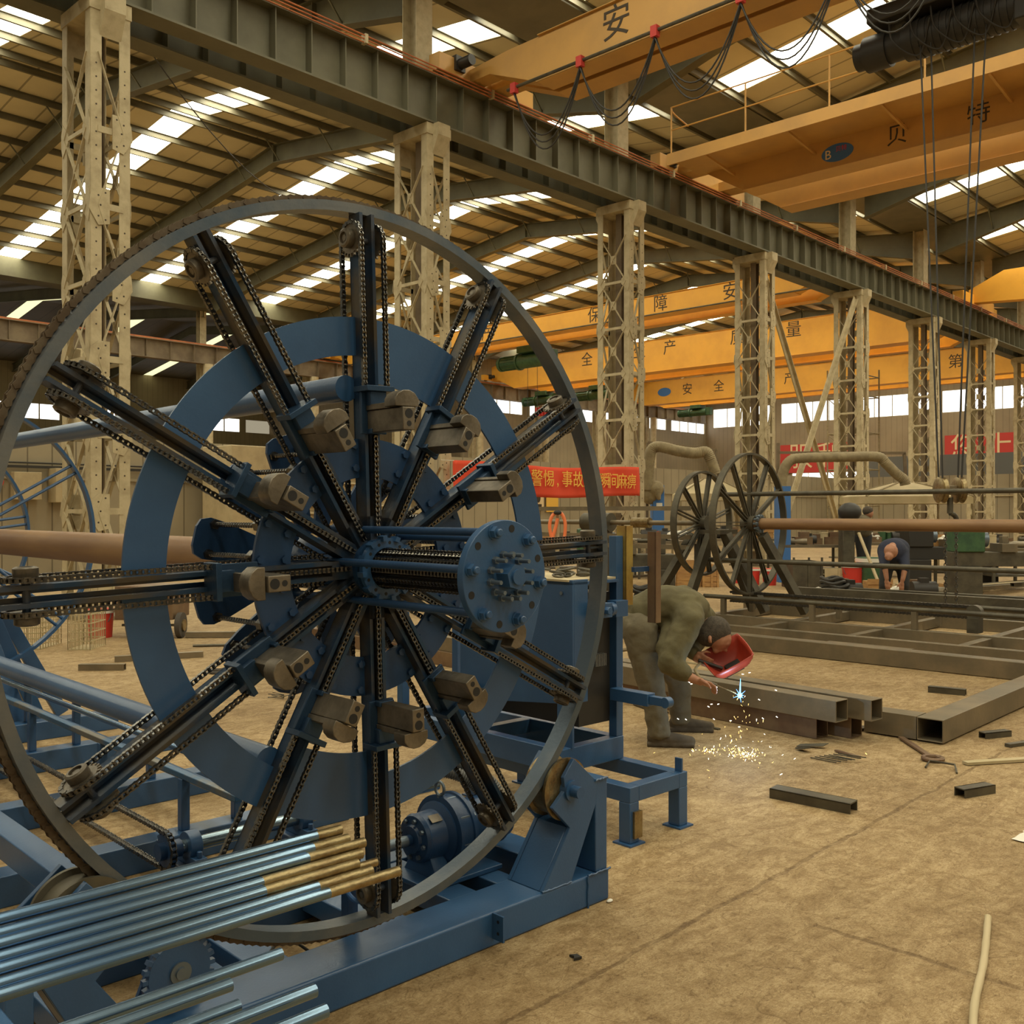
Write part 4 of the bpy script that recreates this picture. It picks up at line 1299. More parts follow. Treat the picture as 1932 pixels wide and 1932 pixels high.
part('saddle', MB().box(11.5, 11.95, 7.02, 7.35, 1.2, 1.26), M['steel_dark'], fm, smooth=0)
for z in (1.16, 1.02, 1.55):
    part('side_bar', MB().box(FX - .35, FX - .31, 7.4, 10.2, z - .03, z + .03), M['steel_brown'], fm, smooth=0)
fb = thing('machine_bed', 'long ladder shaped brown steel bed under the unpainted cage machine', 'machine frame', (11.8, 3.0, 0))
for x in (10.35, 11.35, 13.1):
    part('long_beam', MB().box(x, x + .1, -3, 7.6, .0, .15), M['steel_brown'], fb, bevel=.004)
for i in range(9):
    y = 7.2 - 1.2 * i
    part('cross_beam', MB().box(10.45, 13.1, y - .05, y + .05, .01, .13), M['steel_brown'], fb, bevel=.004)
for i in range(8):
    y = 6.9 - 1.25 * i
    part('rail_post', MB().box(11.36, 11.42, y - .03, y + .03, .15, .36).box(12.1, 12.16, y - .03, y + .03, .13, .36), M['steel_brown'], fb)
for x, z in ((11.39, .38), (12.13, .38), (12.5, .34)):
    part('slide_rail', MB().tube((x, -3, z), (x, 7.2, z), .028, 10), M['steel_dark'], fb)
for z in (.42, .30): part('conveyor_chain', MB().chain([(11.75, 3.9, z), (11.75, 7.0, z)], (1, 0, 0), .045, pw=.03), M['chain'], fb, smooth=0)
part('chain_sprocket', MB().tube((11.70, 3.86, .36), (11.80, 3.86, .36), .085, 24).box(11.66, 11.84, 3.80, 3.92, .13, .30), M['steel_dark'], fb)
# dark beams stacked behind it
for i, (x, z) in enumerate(((14.6, 0), (14.75, .0), (14.68, .15), (15.4, 0), (15.5, .12))):
    lone('stacked_beam', MB().box_tube((x, -4 + .5 * i, z + .075), (x, 8.2 - .3 * i, z + .075), .14, .145, .01), M['steel_dark'],
         ['dark square beam at the front of the pile behind the far bed', 'dark square beam at the back of the pile behind the far bed', 'dark square beam lying on top of the pile behind the far bed',
          'lower dark beam of the second pile beyond the far bed', 'upper dark beam of the second pile beyond the far bed'][i], 'steel beam', group='dark beams piled beyond the far bed', smooth=0)

# ------------------------------------------------------------------ square steel tubes on the floor
def sq(p, q, lab, m='steel_brown', w=.14, h=.14, t=.007, grp='square tubes near the welder'):
    return lone('square_tube', MB().box_tube(p, q, w, h, t), M[m], lab, 'steel tube', group=grp, bevel=.004, smooth=0)


sq((6.19, 3.0, .071), (6.95, 10.5, .071), 'reddish square steel tube at the bottom front of the pile the welder works on', 'steel_red')
sq((6.36, 2.84, .071), (7.12, 10.5, .071), 'square steel tube at the bottom back of the welding pile', 'steel_red')
sq((6.12, 2.83, .212), (6.93, 9.6, .212), 'front upper square steel tube with the welding arc on its side')
sq((6.31, 2.68, .212), (7.09, 9.6, .212), 'rear upper square steel tube reaching farthest right in the welding pile')
lone('square_tube', MB().box_tube((6.52, 2.42, .085), (9.62, 2.42, .085), .17, .15, .008), M['steel_brown'], 'open ended square tube running away from the corner of the floor frame', 'steel tube', group='square tubes of the floor frame', bevel=.004, smooth=0)
lone('square_tube', MB().box_tube((6.61, 2.51, .085), (6.61, 2.86, .085), .17, .15, .008).box_tube((6.61, 2.86, .085), (6.66, 2.93, .085), .17, .15, .008), M['steel_brown'], 'square tube welded to the open corner, passing behind the welding pile', 'steel tube', group='square tubes of the floor frame', smooth=0)
lone('square_tube', MB().box_tube((9.54, 2.51, .085), (9.62, 8.0, .085), .17, .16, .008), M['steel_brown'], 'long square tube along the far side of the floor frame', 'steel tube', group='square tubes of the floor frame', bevel=.004, smooth=0)
lone('steel_plate', MB().box(9.85, 9.97, 3.85, 4.75, .0, .13), M['steel_brown'], 'short flat topped bar lying between the floor frame and the far bed', 'steel bar', smooth=0)


def channel(p, q, w, h, t=.006, up=1):
    p, q = Vector(p), Vector(q); d = (q - p).normalized(); s = d.cross(Z_).normalized()
    g = MB()
    g.bar(p + Z_ * (h - t / 2), q + Z_ * (h - t / 2), w, t)
    for sg in (-1, 1):
        g.bar(p + Z_ * (h / 2) + s * (sg * (w - t) / 2), q + Z_ * (h / 2) + s * (sg * (w - t) / 2), t, h)
    return g


lone('channel_offcut', channel((4.74, 2.57, 0), (4.76, 2.14, 0), .095, .052), M['steel_dark'], 'longer cut piece of dark steel channel alone on the open floor', 'steel offcut', smooth=0)
lone('channel_offcut', channel((5.40, 1.85, 0), (5.61, 1.765, 0), .07, .046), M['steel_dark'], 'short cut piece of dark steel channel beside the floor joint', 'steel offcut', smooth=0)
lone('channel_offcut', channel((8.38, 3.12, 0), (8.43, 2.84, 0), .07, .05), M['steel_dark'], 'small dark channel piece inside the floor frame', 'steel offcut', smooth=0)
lone('channel_offcut', channel((6.9, 2.22, 0), (7.1, 2.12, 0), .06, .04), M['steel_dark'], 'small bar under the open corner tube of the floor frame', 'steel offcut', smooth=0)
g = MB().bar((6.50, 2.60, .014), (6.13, 2.28, .014), .035, .012)
g.path([(6.07 + .055 * math.cos(q), 2.235 + .055 * math.sin(q), .016) for q in [2 * PI * i / 18 for i in range(18)]], .014, 8, closed=True)
lone('ring_spanner', g, M['steel_red'], 'long rusty ring ended bar lying by the frame corner', 'tool')
lone('flat_bar', MB().bar((6.10, 2.06, .012), (6.85, 1.55, .012), .05, .016), M['hood'], 'pale flat bar cut by the right edge of the picture', 'steel bar', smooth=0)
lone('flat_bar', MB().bar((6.75, 2.02, .012), (7.4, 1.75, .012), .04, .02), M['steel_dark'], 'dark flat bar at the right edge above the pale bar', 'steel bar', smooth=0)
lone('bent_wire', MB().path([(5.86, 2.20, .008), (5.98, 2.22, .02), (5.99, 2.08, .02), (5.85, 2.02, .008)], .006, 6), M['steel_dark'], 'bent wire clip lying near the ring ended bar', 'wire')
lone('pointed_offcut', MB().prism([(0, 0), (.16, .02), (.19, .07), (.02, .04)], .004, (5.83, 3.0, .003), V(.3, -.95, .05), V(.9, .3, .2), V(0, 0, 1)).bar((5.78, 2.96, .01), (5.74, 2.88, .03), .05, .01), M['steel_dark'], 'pointed dark steel offcut standing off the floor beyond the sparks', 'steel offcut', smooth=0)
lone('flat_offcut', MB().bar((5.88, 2.76, .01), (5.82, 2.58, .01), .025, .01), M['steel_red'], 'small flat steel offcut right of the sparks', 'steel offcut', smooth=0)
g = MB()
for i in range(7):
    a = random.uniform(-.3, .3)
    p = V(5.62 + .02 * i, 2.80 - .02 * i, .006 + .004 * i)
    g.bar(p, p + V(.05 * math.sin(a), -.17, 0), .006, .005)
lone('welding_rods', g, M['steel_dark'], 'little heap of burnt welding rods on the floor right of the sparks', 'rods', smooth=0)
for i, (a, b, lab) in enumerate((((6.02, 4.05, .006), (6.02, 3.75, .006), 'thin dark strip lying beneath the welding pile, farther one'), ((5.95, 3.86, .006), (5.92, 3.62, .006), 'thin dark strip lying beneath the welding pile, nearer one'),
                                 ((6.25, 4.55, .01), (6.1, 4.2, .01), 'flat scrap plate behind the shoes of the welder'))):
    lone('steel_strip', MB().bar(a, b, .03 + .05 * (i == 2), .01), M['steel_dark'], lab, 'steel offcut', smooth=0)
lone('white_tube', MB().path(spline([(2.55, .82, .014), (3.03, 1.0, .014), (3.45, 1.105, .014), (3.83, 1.212, .014)], 10), .0125, 10, wob=lambda i: 1 + .05 * math.sin(i * 1.7)), M['hood'],
     'thin off white tube lying on the floor at lower right', 'tube')
lone('floor_chip', MB().ball((3.02, 2.33, .006), .012, 1.3, .8, .5), M['white'], 'small white chip at the foot of the bed beam end', 'debris')
lone('floor_scrap', MB().prism([(0, 0), (.03, -.01), (.035, .015), (.012, .03), (.016, .012)], .008, (2.54, 2.11, .002), X_, Y_, Z_), M['black'], 'small curled black scrap on the open floor in front', 'debris')
# crumpled plastic at the right edge
rnd = random.Random(3)
g = MB(); NX, NY = 16, 12; vs = []
for j in range(NY):
    for i in range(NX):
        vs.append((4.85 + .42 * i / NX + rnd.uniform(-.012, .012), 1.10 + .36 * j / NY + rnd.uniform(-.012, .012), .006 + abs(rnd.gauss(0, .016)) * math.sin(PI * i / (NX - 1)) * math.sin(PI * j / (NY - 1)) * 2))
g.add(vs, [(j * NX + i, j * NX + i + 1, (j + 1) * NX + i + 1, (j + 1) * NX + i) for j in range(NY - 1) for i in range(NX - 1)])
lone('plastic_sheet', g, M['white'], 'crumpled pale plastic film on the floor at the right edge', 'plastic sheet', smooth=30)
# welding cable and hose
lone('welding_hose', MB().path(spline([(7.35, 5.15, .02), (7.3, 4.9, .03), (7.28, 4.6, .02), (7.2, 4.1, .02), (7.15, 3.75, .02)], 12), .016, 8), M['cable'], 'dark hose with a thick grip lying across the floor behind the red shield', 'hose')
lone('welding_cable', MB().path(spline([(6.85, 5.2, .30), (7.1, 5.05, .33), (7.5, 4.9, .40), (8.0, 4.85, .36), (8.3, 5.1, .02), (8.3, 5.6, .02)], 14), .018, 8), M['duct'], 'brown welding cable looping up behind the red shield', 'cable')
# ================================================================== OVERHEAD CRANES
def box_girder(x0, x1, ya, yb, zb, zt, m, t, taper=1.9, rise=.35):
    """box girder along Y, its belly rising at both ends"""
    s = 1 if yb > ya else -1
    rise = 9.72 - zb
    ol = [(ya, zb + rise), (ya + s * taper * .35, zb + rise), (ya + s * taper, zb), (yb - s * taper, zb), (yb - s * taper * .35, zb + rise), (yb, zb + rise),
          (yb, max(zt - .25, 9.95)), (yb - s * taper * .6, max(zt, 9.99)), (ya + s * taper * .6, max(zt, 9.99)), (ya, max(zt - .25, 9.95))]
    g = MB().prism(ol, x1 - x0, (x0, 0, 0), Y_, Z_, X_)
    g.box(x0 - .05, x1 + .05, min(ya, yb) + taper, max(ya, yb) - taper, zb - .02, zb).box(x0 - .05, x1 + .05, min(ya, yb) + taper, max(ya, yb) - taper, zt, zt + .02)
    return part('box_girder', g, m, t, smooth=0, bevel=.006)


def crane(lab, ya, yb, xs, zb, zt, m, chars=(), csize=.55, grp=None, wheelbase=1.6, rail_strip=True):
    """xs = list of (x0, x1) girders; chars = (text, y, z) on the face of the first girder"""
    t = thing('overhead_crane', lab, 'crane', ((xs[0][0] + xs[-1][1]) / 2, (ya + yb) / 2, 9.68), group=grp)
    for i, (x0, x1) in enumerate(xs):
        box_girder(x0, x1, ya, yb, zb, zt, m, t)
    xm = (xs[0][0] + xs[-1][1]) / 2; w = (xs[-1][1] - xs[0][0]) / 2 + wheelbase / 2
    for y in (ya, yb):
        s = 1 if y == min(ya, yb) else -1
        g = MB().box(xm - w, xm + w, y - .14, y + .14, 9.74, 10.06)
        part('end_carriage', g, m, t, bevel=.006, smooth=0)
        g = MB()
        for sg in (-1, 1):
            g.tube((xm + sg * (w - .25), y - .05, 9.80), (xm + sg * (w - .25), y + .05, 9.80), .13, 20)
        part('travel_wheel', g, M['steel_brown'], t)
        g = MB().tube((xm - w + .5, y + s * .14, 9.95), (xm - w + .5, y + s * .5, 9.95), .1, 14).box(xm - w + .38, xm - w + .62, y + s * .02, y + s * .2, 9.82, 10.1)
        part('drive_motor', g, M['black'], t)
    if rail_strip:
        part('cable_track', MB().tube((xs[0][0] - .08, min(ya, yb) + 1.2, zb + .03), (xs[0][0] - .08, max(ya, yb) - 1.2, zb + .03), .03, 8), M['steel_dark'], t)
    for (c, y, z) in chars:
        loc = INFO[t.name][0]
        lettering(c, csize, V(xs[0][0] - .004, y, z) - loc, V(0, -1, 0), Z_, M['letter'], t, ext=.003)
    return t


# near bay, overhead at upper right
c1 = crane('orange overhead crane at the top of the picture with festoon cables looping below it', 13.68, -13.6, ((13.2, 13.55), (13.78, 14.2)), 9.2, 10.02, M['crane_near'],
           (('安', 10.05, 9.66), ('全', 7.2, 9.66), ('生', 4.6, 9.66), ('产', 2.0, 9.66)), .62)
L1 = INFO[c1.name][0]
for i in range(9):
    y = 12.3 - 1.55 * i
    g = MB().box(13.06, 13.16, y - .06, y + .06, 9.12, 9.3)
    part('cable_trolley', g, M['signred'], c1, smooth=0)
    y2 = y - 1.55
    for k in range(3):
        g = MB()
        dip = .95 + .12 * k
        g.path([(13.1 + .02 * k, y + (y2 - y) * q, 9.12 - dip * (1 - (2 * q - 1) ** 2)) for q in [j / 16 for j in range(17)]], .014, 6)
        part('festoon_cable', g, M['cable'], c1)
c2 = crane('orange overhead crane with a railed walkway and an oval blue badge', 13.68, -13.6, ((20.3, 20.8), (22.1, 22.6)), 8.95, 9.8, M['crane_near'],
           (('贝', 8.2, 9.27), ('特', 6.6, 9.27)), .46, rail_strip=False)
L2 = INFO[c2.name][0]
g = MB().box(18.9, 20.3, -12, 12.9, 9.56, 9.60)
part('walkway_floor', g, M['crane_near'], c2, smooth=0)
part('walkway_edge', MB().box(18.86, 18.9, -12, 12.9, 9.42, 9.68), M['crane_near'], c2, smooth=0)
g = MB()
for i in range(12):
    y = 12 - 2.0 * i
    g.bar((18.92, y, 9.5), (20.3, y, 9.35), .05, .05)
part('walkway_bracket', g, M['crane_near'], c2, smooth=0)
g = MB()
for i in range(13):
    y = 12.8 - 1.9 * i
    if y < -12: break
    g.tube((18.88, y, 9.5), (18.88, y, 10.72), .02, 8)
for z in (10.2, 10.72):
    g.tube((18.88, 12.8, z), (18.88, -12, z), .018, 8)
g.path(spline([(18.88, 12.8, 10.72), (19.2, 12.95, 10.72), (19.8, 12.95, 10.6)], 6), .018, 8)
part('handrail', g, M['crane_near'], c2)
ov = MB()
N = 40
ov.prism([(.36 * math.cos(2 * PI * k / N), .19 * math.sin(2 * PI * k / N)) for k in range(N)], .006, V(20.295, 9.49, 9.25) - L2, V(0, -1, 0), Z_, V(-1, 0, 0))
bd = part('oval_badge', ov, M['bluecab'], c2, local=True, smooth=0)
for s, sz, dy, dz, m in (('B', .30, .22, -.02, 'signcream'), ('贝特', .13, -.06, .07, 'red'), ('eihe', .13, -.02, -.07, 'signcream')):
    pass
lettering('B', .28, V(20.286, 9.70, 9.23) - L2, V(0, -1, 0), Z_, M['signcream'], bd, 'badge_letter', .001)
lettering('贝特', .13, V(20.286, 9.40, 9.31) - L2, V(0, -1, 0), Z_, M['red'], bd, 'badge_letter', .001)
# middle bay
M3 = M['crane']
crane('nearest orange crane of the middle bay, carrying a green hoist', 43.6, 14.62, ((32.0, 32.45), (33.6, 34.0)), 9.2, 9.98, M3,
      (('产', 31.75, 9.6), ('保', 25.5, 9.6), ('障', 22.2, 9.6), ('安', 19.1, 9.6)), .68, 'cranes of the middle bay')
crane('deep orange crane in the middle of the far group, with widely spaced lettering', 43.6, 14.62, ((44.4, 45.2), (47.0, 47.4)), 9.15, 10.85, M3,
      (('全', 35.9, 10.25), ('生', 32.2, 10.3), ('产', 30.2, 10.3), ('质', 26.1, 10.35), ('量', 23.0, 10.35), ('第', 19.9, 10.4)), .85, 'cranes of the middle bay', rail_strip=False)
c5 = crane('orange crane farthest away in front of the end wall windows', 43.6, 14.62, ((58.0, 58.7), (60.5, 60.9)), 9.15, 10.75, M3,
      (('安', 38.0, 9.95), ('全', 35.5, 9.95), ('产', 30.3, 10.0), ('第', 20.1, 10.0), ('一', 17.2, 10.0)), .85, 'cranes of the middle bay', rail_strip=False)
L5 = INFO[c5.name][0]
ov = MB(); ov.prism([(.55 * math.cos(2 * PI * k / N), .3 * math.sin(2 * PI * k / N)) for k in range(N)], .01, V(57.985, 39.9, 9.95) - L5, V(0, -1, 0), Z_, V(-1, 0, 0))
part('oval_badge', ov, M['bluecab'], c5, local=True, smooth=0)
# end carriage of another crane of the near bay, farther along
t = thing('crane_end_carriage', 'orange end carriage of a crane far along the near runway', 'crane part', (41.5, 13.7, 9.68))
part('carriage_beam', MB().box(39.8, 43.4, 13.5, 13.9, 9.72, 10.1), M3, t, bevel=.01)
part('girder_end', MB().prism([(13.7, 9.8), (9.0, 9.5), (-13, 9.5), (-13, 10.9), (12.4, 10.9), (13.7, 10.3)], .5, (41.0, 0, 0), Y_, Z_, X_), M3, t, smooth=0)


def hoist(name, lab, x, y, z, s=1.0, m='green', rope=0, grp=None, red=True):
    t = thing(name, lab, 'hoist', (x, y, z), group=grp)
    g = MB().tube((x, y - .9 * s, z), (x, y + .2 * s, z), .22 * s, 24).tube((x, y + .2 * s, z), (x, y + .28 * s, z), .26 * s, 24)
    part('rope_drum', g, M[m], t)
    g = MB().tube((x, y + .28 * s, z), (x, y + .95 * s, z), .2 * s, 20)
    for k in range(14):
        a = 2 * PI * k / 14
        g.obox((x + .2 * s * math.cos(a), y + .6 * s, z + .2 * s * math.sin(a)), V(math.cos(a), 0, math.sin(a)), Y_, V(-math.sin(a), 0, math.cos(a)), .05 * s, .6 * s, .012 * s)
    g.tube((x, y + .95 * s, z), (x, y + 1.05 * s, z), .23 * s, 20)
    part('motor', g, M[m], t)
    g = MB().box(x - .3 * s, x + .3 * s, y - .6 * s, y + .1 * s, z + .22 * s, z + .42 * s).box(x - .15 * s, x + .15 * s, y - 1.2 * s, y - .9 * s, z - .2 * s, z + .25 * s)
    part('gear_case', g, M[m], t, bevel=.01)
    part('hanger', MB().box(x - .05, x + .05, y - .3 * s, y - .1 * s, z + .42 * s, 9.16), M[m], t)
    if red:
        g = MB()
        for k in range(5):
            g.box(x - .2 * s, x + .2 * s, y - .75 * s + .2 * s * k, y - .65 * s + .2 * s * k, z - .75 * s, z - .35 * s)
        part('counterweight', g, M['red'], t, smooth=0)
    if rope:
        g = MB()
        for dy in (-.5, -.1): g.tube((x, y + dy * s, z - .2 * s), (x, y + dy * s, z - rope), .012, 6)
        part('hoist_rope', g, M['cable'], t)
        g = MB().ball((x, y - .3 * s, z - rope), .16, .5, 1, 1).tube((x, y - .3 * s, z - rope - .1), (x, y - .3 * s, z - rope - .35), .03, 8)
        part('hook_block', g, M['crane'], t)
    return t


hoist('wire_rope_hoist', 'green wire rope hoist slung under the nearest middle bay crane', 33.8, 31.0, 8.5, 1.5, 'green', 3.6, 'hoists of the middle bay', red=False)
hoist('wire_rope_hoist', 'green hoist with red weights hanging low behind the upper right of the blue wheel', 47.2, 42.0, 8.62, 1.3, 'green', 0, 'hoists of the middle bay')
hoist('wire_rope_hoist', 'green hoist beside the cream column left of the extraction duct', 47.2, 37.6, 8.62, 1.3, 'green', 0, 'hoists of the middle bay', red=False)
hoist('wire_rope_hoist', 'small green hoist above the short brown girder end', 60.7, 39.2, 8.65, 1.2, 'green', 0, 'hoists of the middle bay', red=False)
# the big hoist at top right with its ropes and hook block
t = thing('wire_rope_hoist', 'large dark hoist at the top right corner with four long ropes and a hook block', 'hoist', (14.6, 5.0, 8.3))
x, z = 14.6, 8.42
part('motor', MB().tube((x, 6.0, z), (x, 6.35, z), .26, 24).tube((x, 6.35, z), (x, 6.5, z), .2, 24).tube((x, 5.75, z), (x, 6.0, z), .22, 24), M['black'], t)
g = MB().tube((x, 4.2, z), (x, 5.75, z), .27, 28)
for k in range(14): g.tube((x, 4.3 + .1 * k, z), (x, 4.34 + .1 * k, z), .285, 24)
part('rope_drum', g, M['black'], t)
part('gear_case', MB().box(x - .32, x + .32, 3.7, 4.2, z - .3, z + .34).box(x - .4, x + .4, 3.9, 6.2, z + .28, z + .5), M['black'], t, bevel=.02)
g = MB()
for k in range(5):
    g.path(spline([(x - .3, 5.9 - .3 * k, z + .3), (x - .36, 5.8 - .3 * k, z - .1), (x - .2, 5.5 - .3 * k, z - .32), (x - .33, 5.3 - .3 * k, z + .1)], 8), .014, 6)
part('loose_cable', g, M['cable'], t)
hb = V(14.02, 4.93, 1.80)
ropes = [(-.32, .0, .05), (-.32, .0, -.1), (.0, .3, 0), (.18, -.12, 0)]
RV = V(math.cos(CROT), math.sin(CROT), 0)
for e in (-.15, -.10, .10, .15):
    q_ = hb + RV * e
    part('rope', MB().tube((x - .2, hb.y - e * 3.0 + .1, z - .2), (q_.x, q_.y, q_.z), .012, 6), M['cable'], t)
for e in (.125, -.125):
    part('sheave', MB().lathe([(.04, -.055), (.15, -.055), (.18, -.04), (.15, 0), (.18, .04), (.15, .055), (.04, .055)], hb + RV * e, RV, 28), M['brass'], t, label='worn sheave')
part('block_body', MB().obox(hb, RV, V(-RV.y, RV.x, 0), Z_, .2, .12, .13), M['steel_brown'], t, bevel=.01)
g = MB().tube((hb.x, hb.y, hb.z - .1), (hb.x, hb.y, hb.z - .32), .04, 12)
g.path([(hb.x + .09 * math.sin(q), hb.y - .09 * math.sin(q) * .6, hb.z - .42 + .1 * math.cos(q)) for q in [i * 4.6 / 16 for i in range(17)]], .035, 10)
part('hook', g, M['steel_dark'], t)
for j, dy in enumerate((.07, -.09)):
    g = MB()
    for i in range(26):
        zc = hb.z - .45 - .045 * i
        a = (i % 2) * PI / 2 + .4
        g.path([(hb.x + dy * .3 + .018 * math.cos(q) * math.cos(a), hb.y + dy + .018 * math.cos(q) * math.sin(a), zc + .03 * math.sin(q)) for q in [2 * PI * k / 8 for k in range(8)]], .007, 5, closed=True)
    part('sling_chain', g, M['chain'], t, smooth=0)
# ================================================================== PEOPLE (camera-facing frame: x right, y away, z up)
def remesh(o, vox, smooth=6):
    r = o.modifiers.new('skin_surface', 'REMESH'); r.mode = 'VOXEL'; r.voxel_size = vox; r.use_smooth_shade = True
    s = o.modifiers.new('relax', 'SMOOTH'); s.factor = .5; s.iterations = smooth


def P3(x, y, F):
    """point seen at photo column x, row y, F metres away"""
    return V((x - 966) / 1863 * F, F, 1.5 - (y - 966) / 1863 * F)


def limb(mb, pts, rs):
    for (a, b, ra, rb) in zip(pts[:-1], pts[1:], rs[:-1], rs[1:]):
        mb.capsule(a, b, ra, rb)
    return mb


def hand(mb, wrist, palm_c, fdir, pn, tdir, curl=.6, s=1.0):
    """palm with five bent fingers: fdir = finger direction, pn = palm normal (fingers curl towards it), tdir = thumb side"""
    fdir, pn, tdir = fdir.normalized(), pn.normalized(), tdir.normalized()
    mb.capsule(wrist, palm_c - fdir * .02 * s, .024 * s, .027 * s, 10)
    mb.obox(palm_c, fdir, tdir, pn, .085 * s, .078 * s, .026 * s)
    for i, (off, L) in enumerate(((.031, .070), (.011, .080), (-.010, .074), (-.030, .058))):
        p = palm_c + fdir * .038 * s + tdir * off * s
        d = fdir.copy(); seg = [L * .45, L * .32, L * .25]
        r = .0095 * s
        for j, l in enumerate(seg):
            ang = curl * (.6 if j == 0 else 1.0)
            d = Quaternion(fdir.cross(pn), ang) @ d
            q = p + d * l * s
            mb.capsule(p, q, r, r * .9, 8); p = q; r *= .92
    p = palm_c - fdir * .02 * s + tdir * .036 * s
    d = (tdir * .7 + fdir * .6 + pn * .35).normalized()
    q = p + d * .038 * s
    mb.capsule(p, q, .0125 * s, .0105 * s, 8)
    d2 = (fdir * .7 + pn * .6 + tdir * .1).normalized()
    mb.capsule(q, q + d2 * .032 * s, .0105 * s, .009 * s, 8)


F0 = 6.42
wd_ = thing('person', 'welder in an olive jacket bending over square tubes, holding a red face shield', 'person', (F0 * (1240 - 966) / 1863, 6.5, 0), 'C')
hipN, hipF = P3(1207, 1190, 6.38), P3(1218, 1188, 6.62)
kneN, kneF = P3(1229, 1290, 6.36), P3(1282, 1283, 6.72)
ankN, ankF = P3(1243, 1388, 6.33), P3(1283, 1362, 6.76)
pel = P3(1205, 1165, 6.5); wst = P3(1235, 1150, 6.5); chs = P3(1283, 1150, 6.48); neck = P3(1322, 1168, 6.46)
shN, shF = P3(1300, 1172, 6.26), P3(1325, 1165, 6.66)
elN, elF = P3(1262, 1250, 6.16), P3(1305, 1222, 6.55)
haN = P3(1333, 1290, 6.12); haF = P3(1327, 1243, 6.38)
head = P3(1351, 1194, 6.40)
face_dir = V(.45, -.25, -.86).normalized()
# body: head, neck, forearms and hands in one surface
b = MB()
b.ball(head, .098, .98, .86, 1.0, 18)
up_h = V(.62, .1, .42).normalized()
b.ball(head + face_dir * .045 - up_h * .0, .078, 1, .9, 1, 16)
b.capsule(neck, head - up_h * .02, .058, .06)
fx = face_dir; ey = V(.75, .35, .45).normalized()
b.capsule(head + fx * .11 - V(.02, .0, .0), head + fx * .128, .014, .012, 8)          # nose
b.ball(head + fx * .10 + V(-.05, .0, -.02), .026)                                     # jaw and chin
b.ball(head + fx * .112 + V(-.028, -.01, -.012), .013)                                # mouth
for sg in (-1, 1):
    b.ball(head + fx * .088 + V(.02, .034 * sg, .01), .014)                           # brow and eye sockets
b.ball(head + V(-.058, -.082, -.03), .026, .55, .4, 1.0, 10)                          # ear
b.capsule(head + V(-.058, -.088, -.03), head + V(-.05, -.088, -.052), .010, .008, 8)
wN = P3(1313, 1283, 6.13)
b.capsule(P3(1290, 1272, 6.14), wN, .034, .027)
hand(b, wN, P3(1328, 1288, 6.12), V(.93, -.05, -.30), V(-.2, .3, -.9), V(.1, -.95, .3), .55, 1.0)
wF = P3(1312, 1238, 6.42)
b.capsule(P3(1306, 1228, 6.46), wF, .034, .028)
hand(b, wF, P3(1322, 1243, 6.38), V(.8, -.35, -.42), V(.35, .9, -.1), V(.4, -.3, .85), .8, .95)
body = part('body', b, M['skin'], wd_, smooth=0)
remesh(body, .0065, 3)
# hair cap
b = MB().ball(head - fx * .010, .103, 1.0, .88, 1.0, 18).ball(head - up_h * .05 - fx * .02, .082)
hr_ = part('hair', b, M['hair'], wd_, smooth=0); remesh(hr_, .008, 3)
# keep the face and ear free of hair
cut = head + fx * .052
# jacket
b = MB()
b.ball(wst, .155, 1.1, 1.12, .85, 20); b.ball(chs + V(0, 0, .01), .165, 1.15, 1.18, .9, 20); b.ball((wst + chs) / 2 + V(0, 0, .03), .165, 1.2, 1.15, .82, 20)
b.ball(pel + V(.02, 0, .02), .150, 1.0, 1.1, .9, 18)
b.capsule(chs + V(.02, -.06, 0), shN, .125, .098); b.capsule(chs + V(.02, .06, 0), shF, .125, .092)
b.capsule(neck - V(.045, 0, 0), neck + V(.01, 0, .005), .085, .07)
b.capsule(shN, elN, .096, .078); b.capsule(elN, P3(1292, 1273, 6.14), .076, .052)
b.capsule(shF, elF, .088, .07); b.capsule(elF, P3(1309, 1233, 6.44), .066, .046)
b.capsule(chs - V(0, 0, .05), elN + V(0, .08, .08), .10, .07)
jk = part('jacket', b, M['jacket'], wd_, smooth=0); remesh(jk, .014, 5)
tex = bpy.data.textures.new('folds', 'CLOUDS'); tex.noise_scale = .11
dm = jk.modifiers.new('folds', 'DISPLACE'); dm.texture = tex; dm.strength = .035; dm.mid_level = .5; dm.texture_coords = 'LOCAL'
b = MB()
b.ball(pel - V(.01, 0, .035), .142, 1.0, 1.12, .95, 18)
limb(b, [hipN, kneN, ankN + V(0, 0, .03)], [.118, .088, .070]); limb(b, [hipF, kneF, ankF + V(0, 0, .03)], [.116, .086, .068])
b.capsule(pel - V(.03, 0, .02), hipN, .13, .11); b.capsule(pel - V(.03, 0, .02), hipF, .13, .11)
b.tube(ankN + V(.005, 0, -.005), ankN + V(0, 0, .08), .078, 16, .070); b.tube(ankF + V(.005, 0, -.005), ankF + V(0, 0, .08), .076, 16, .068)
tr = part('trousers', b, M['trouser'], wd_, smooth=0); remesh(tr, .014, 5)
tex2 = bpy.data.textures.new('trouser_folds', 'CLOUDS'); tex2.noise_scale = .07
dm = tr.modifiers.new('folds', 'DISPLACE'); dm.texture = tex2; dm.strength = .025; dm.mid_level = .5; dm.texture_coords = 'LOCAL'
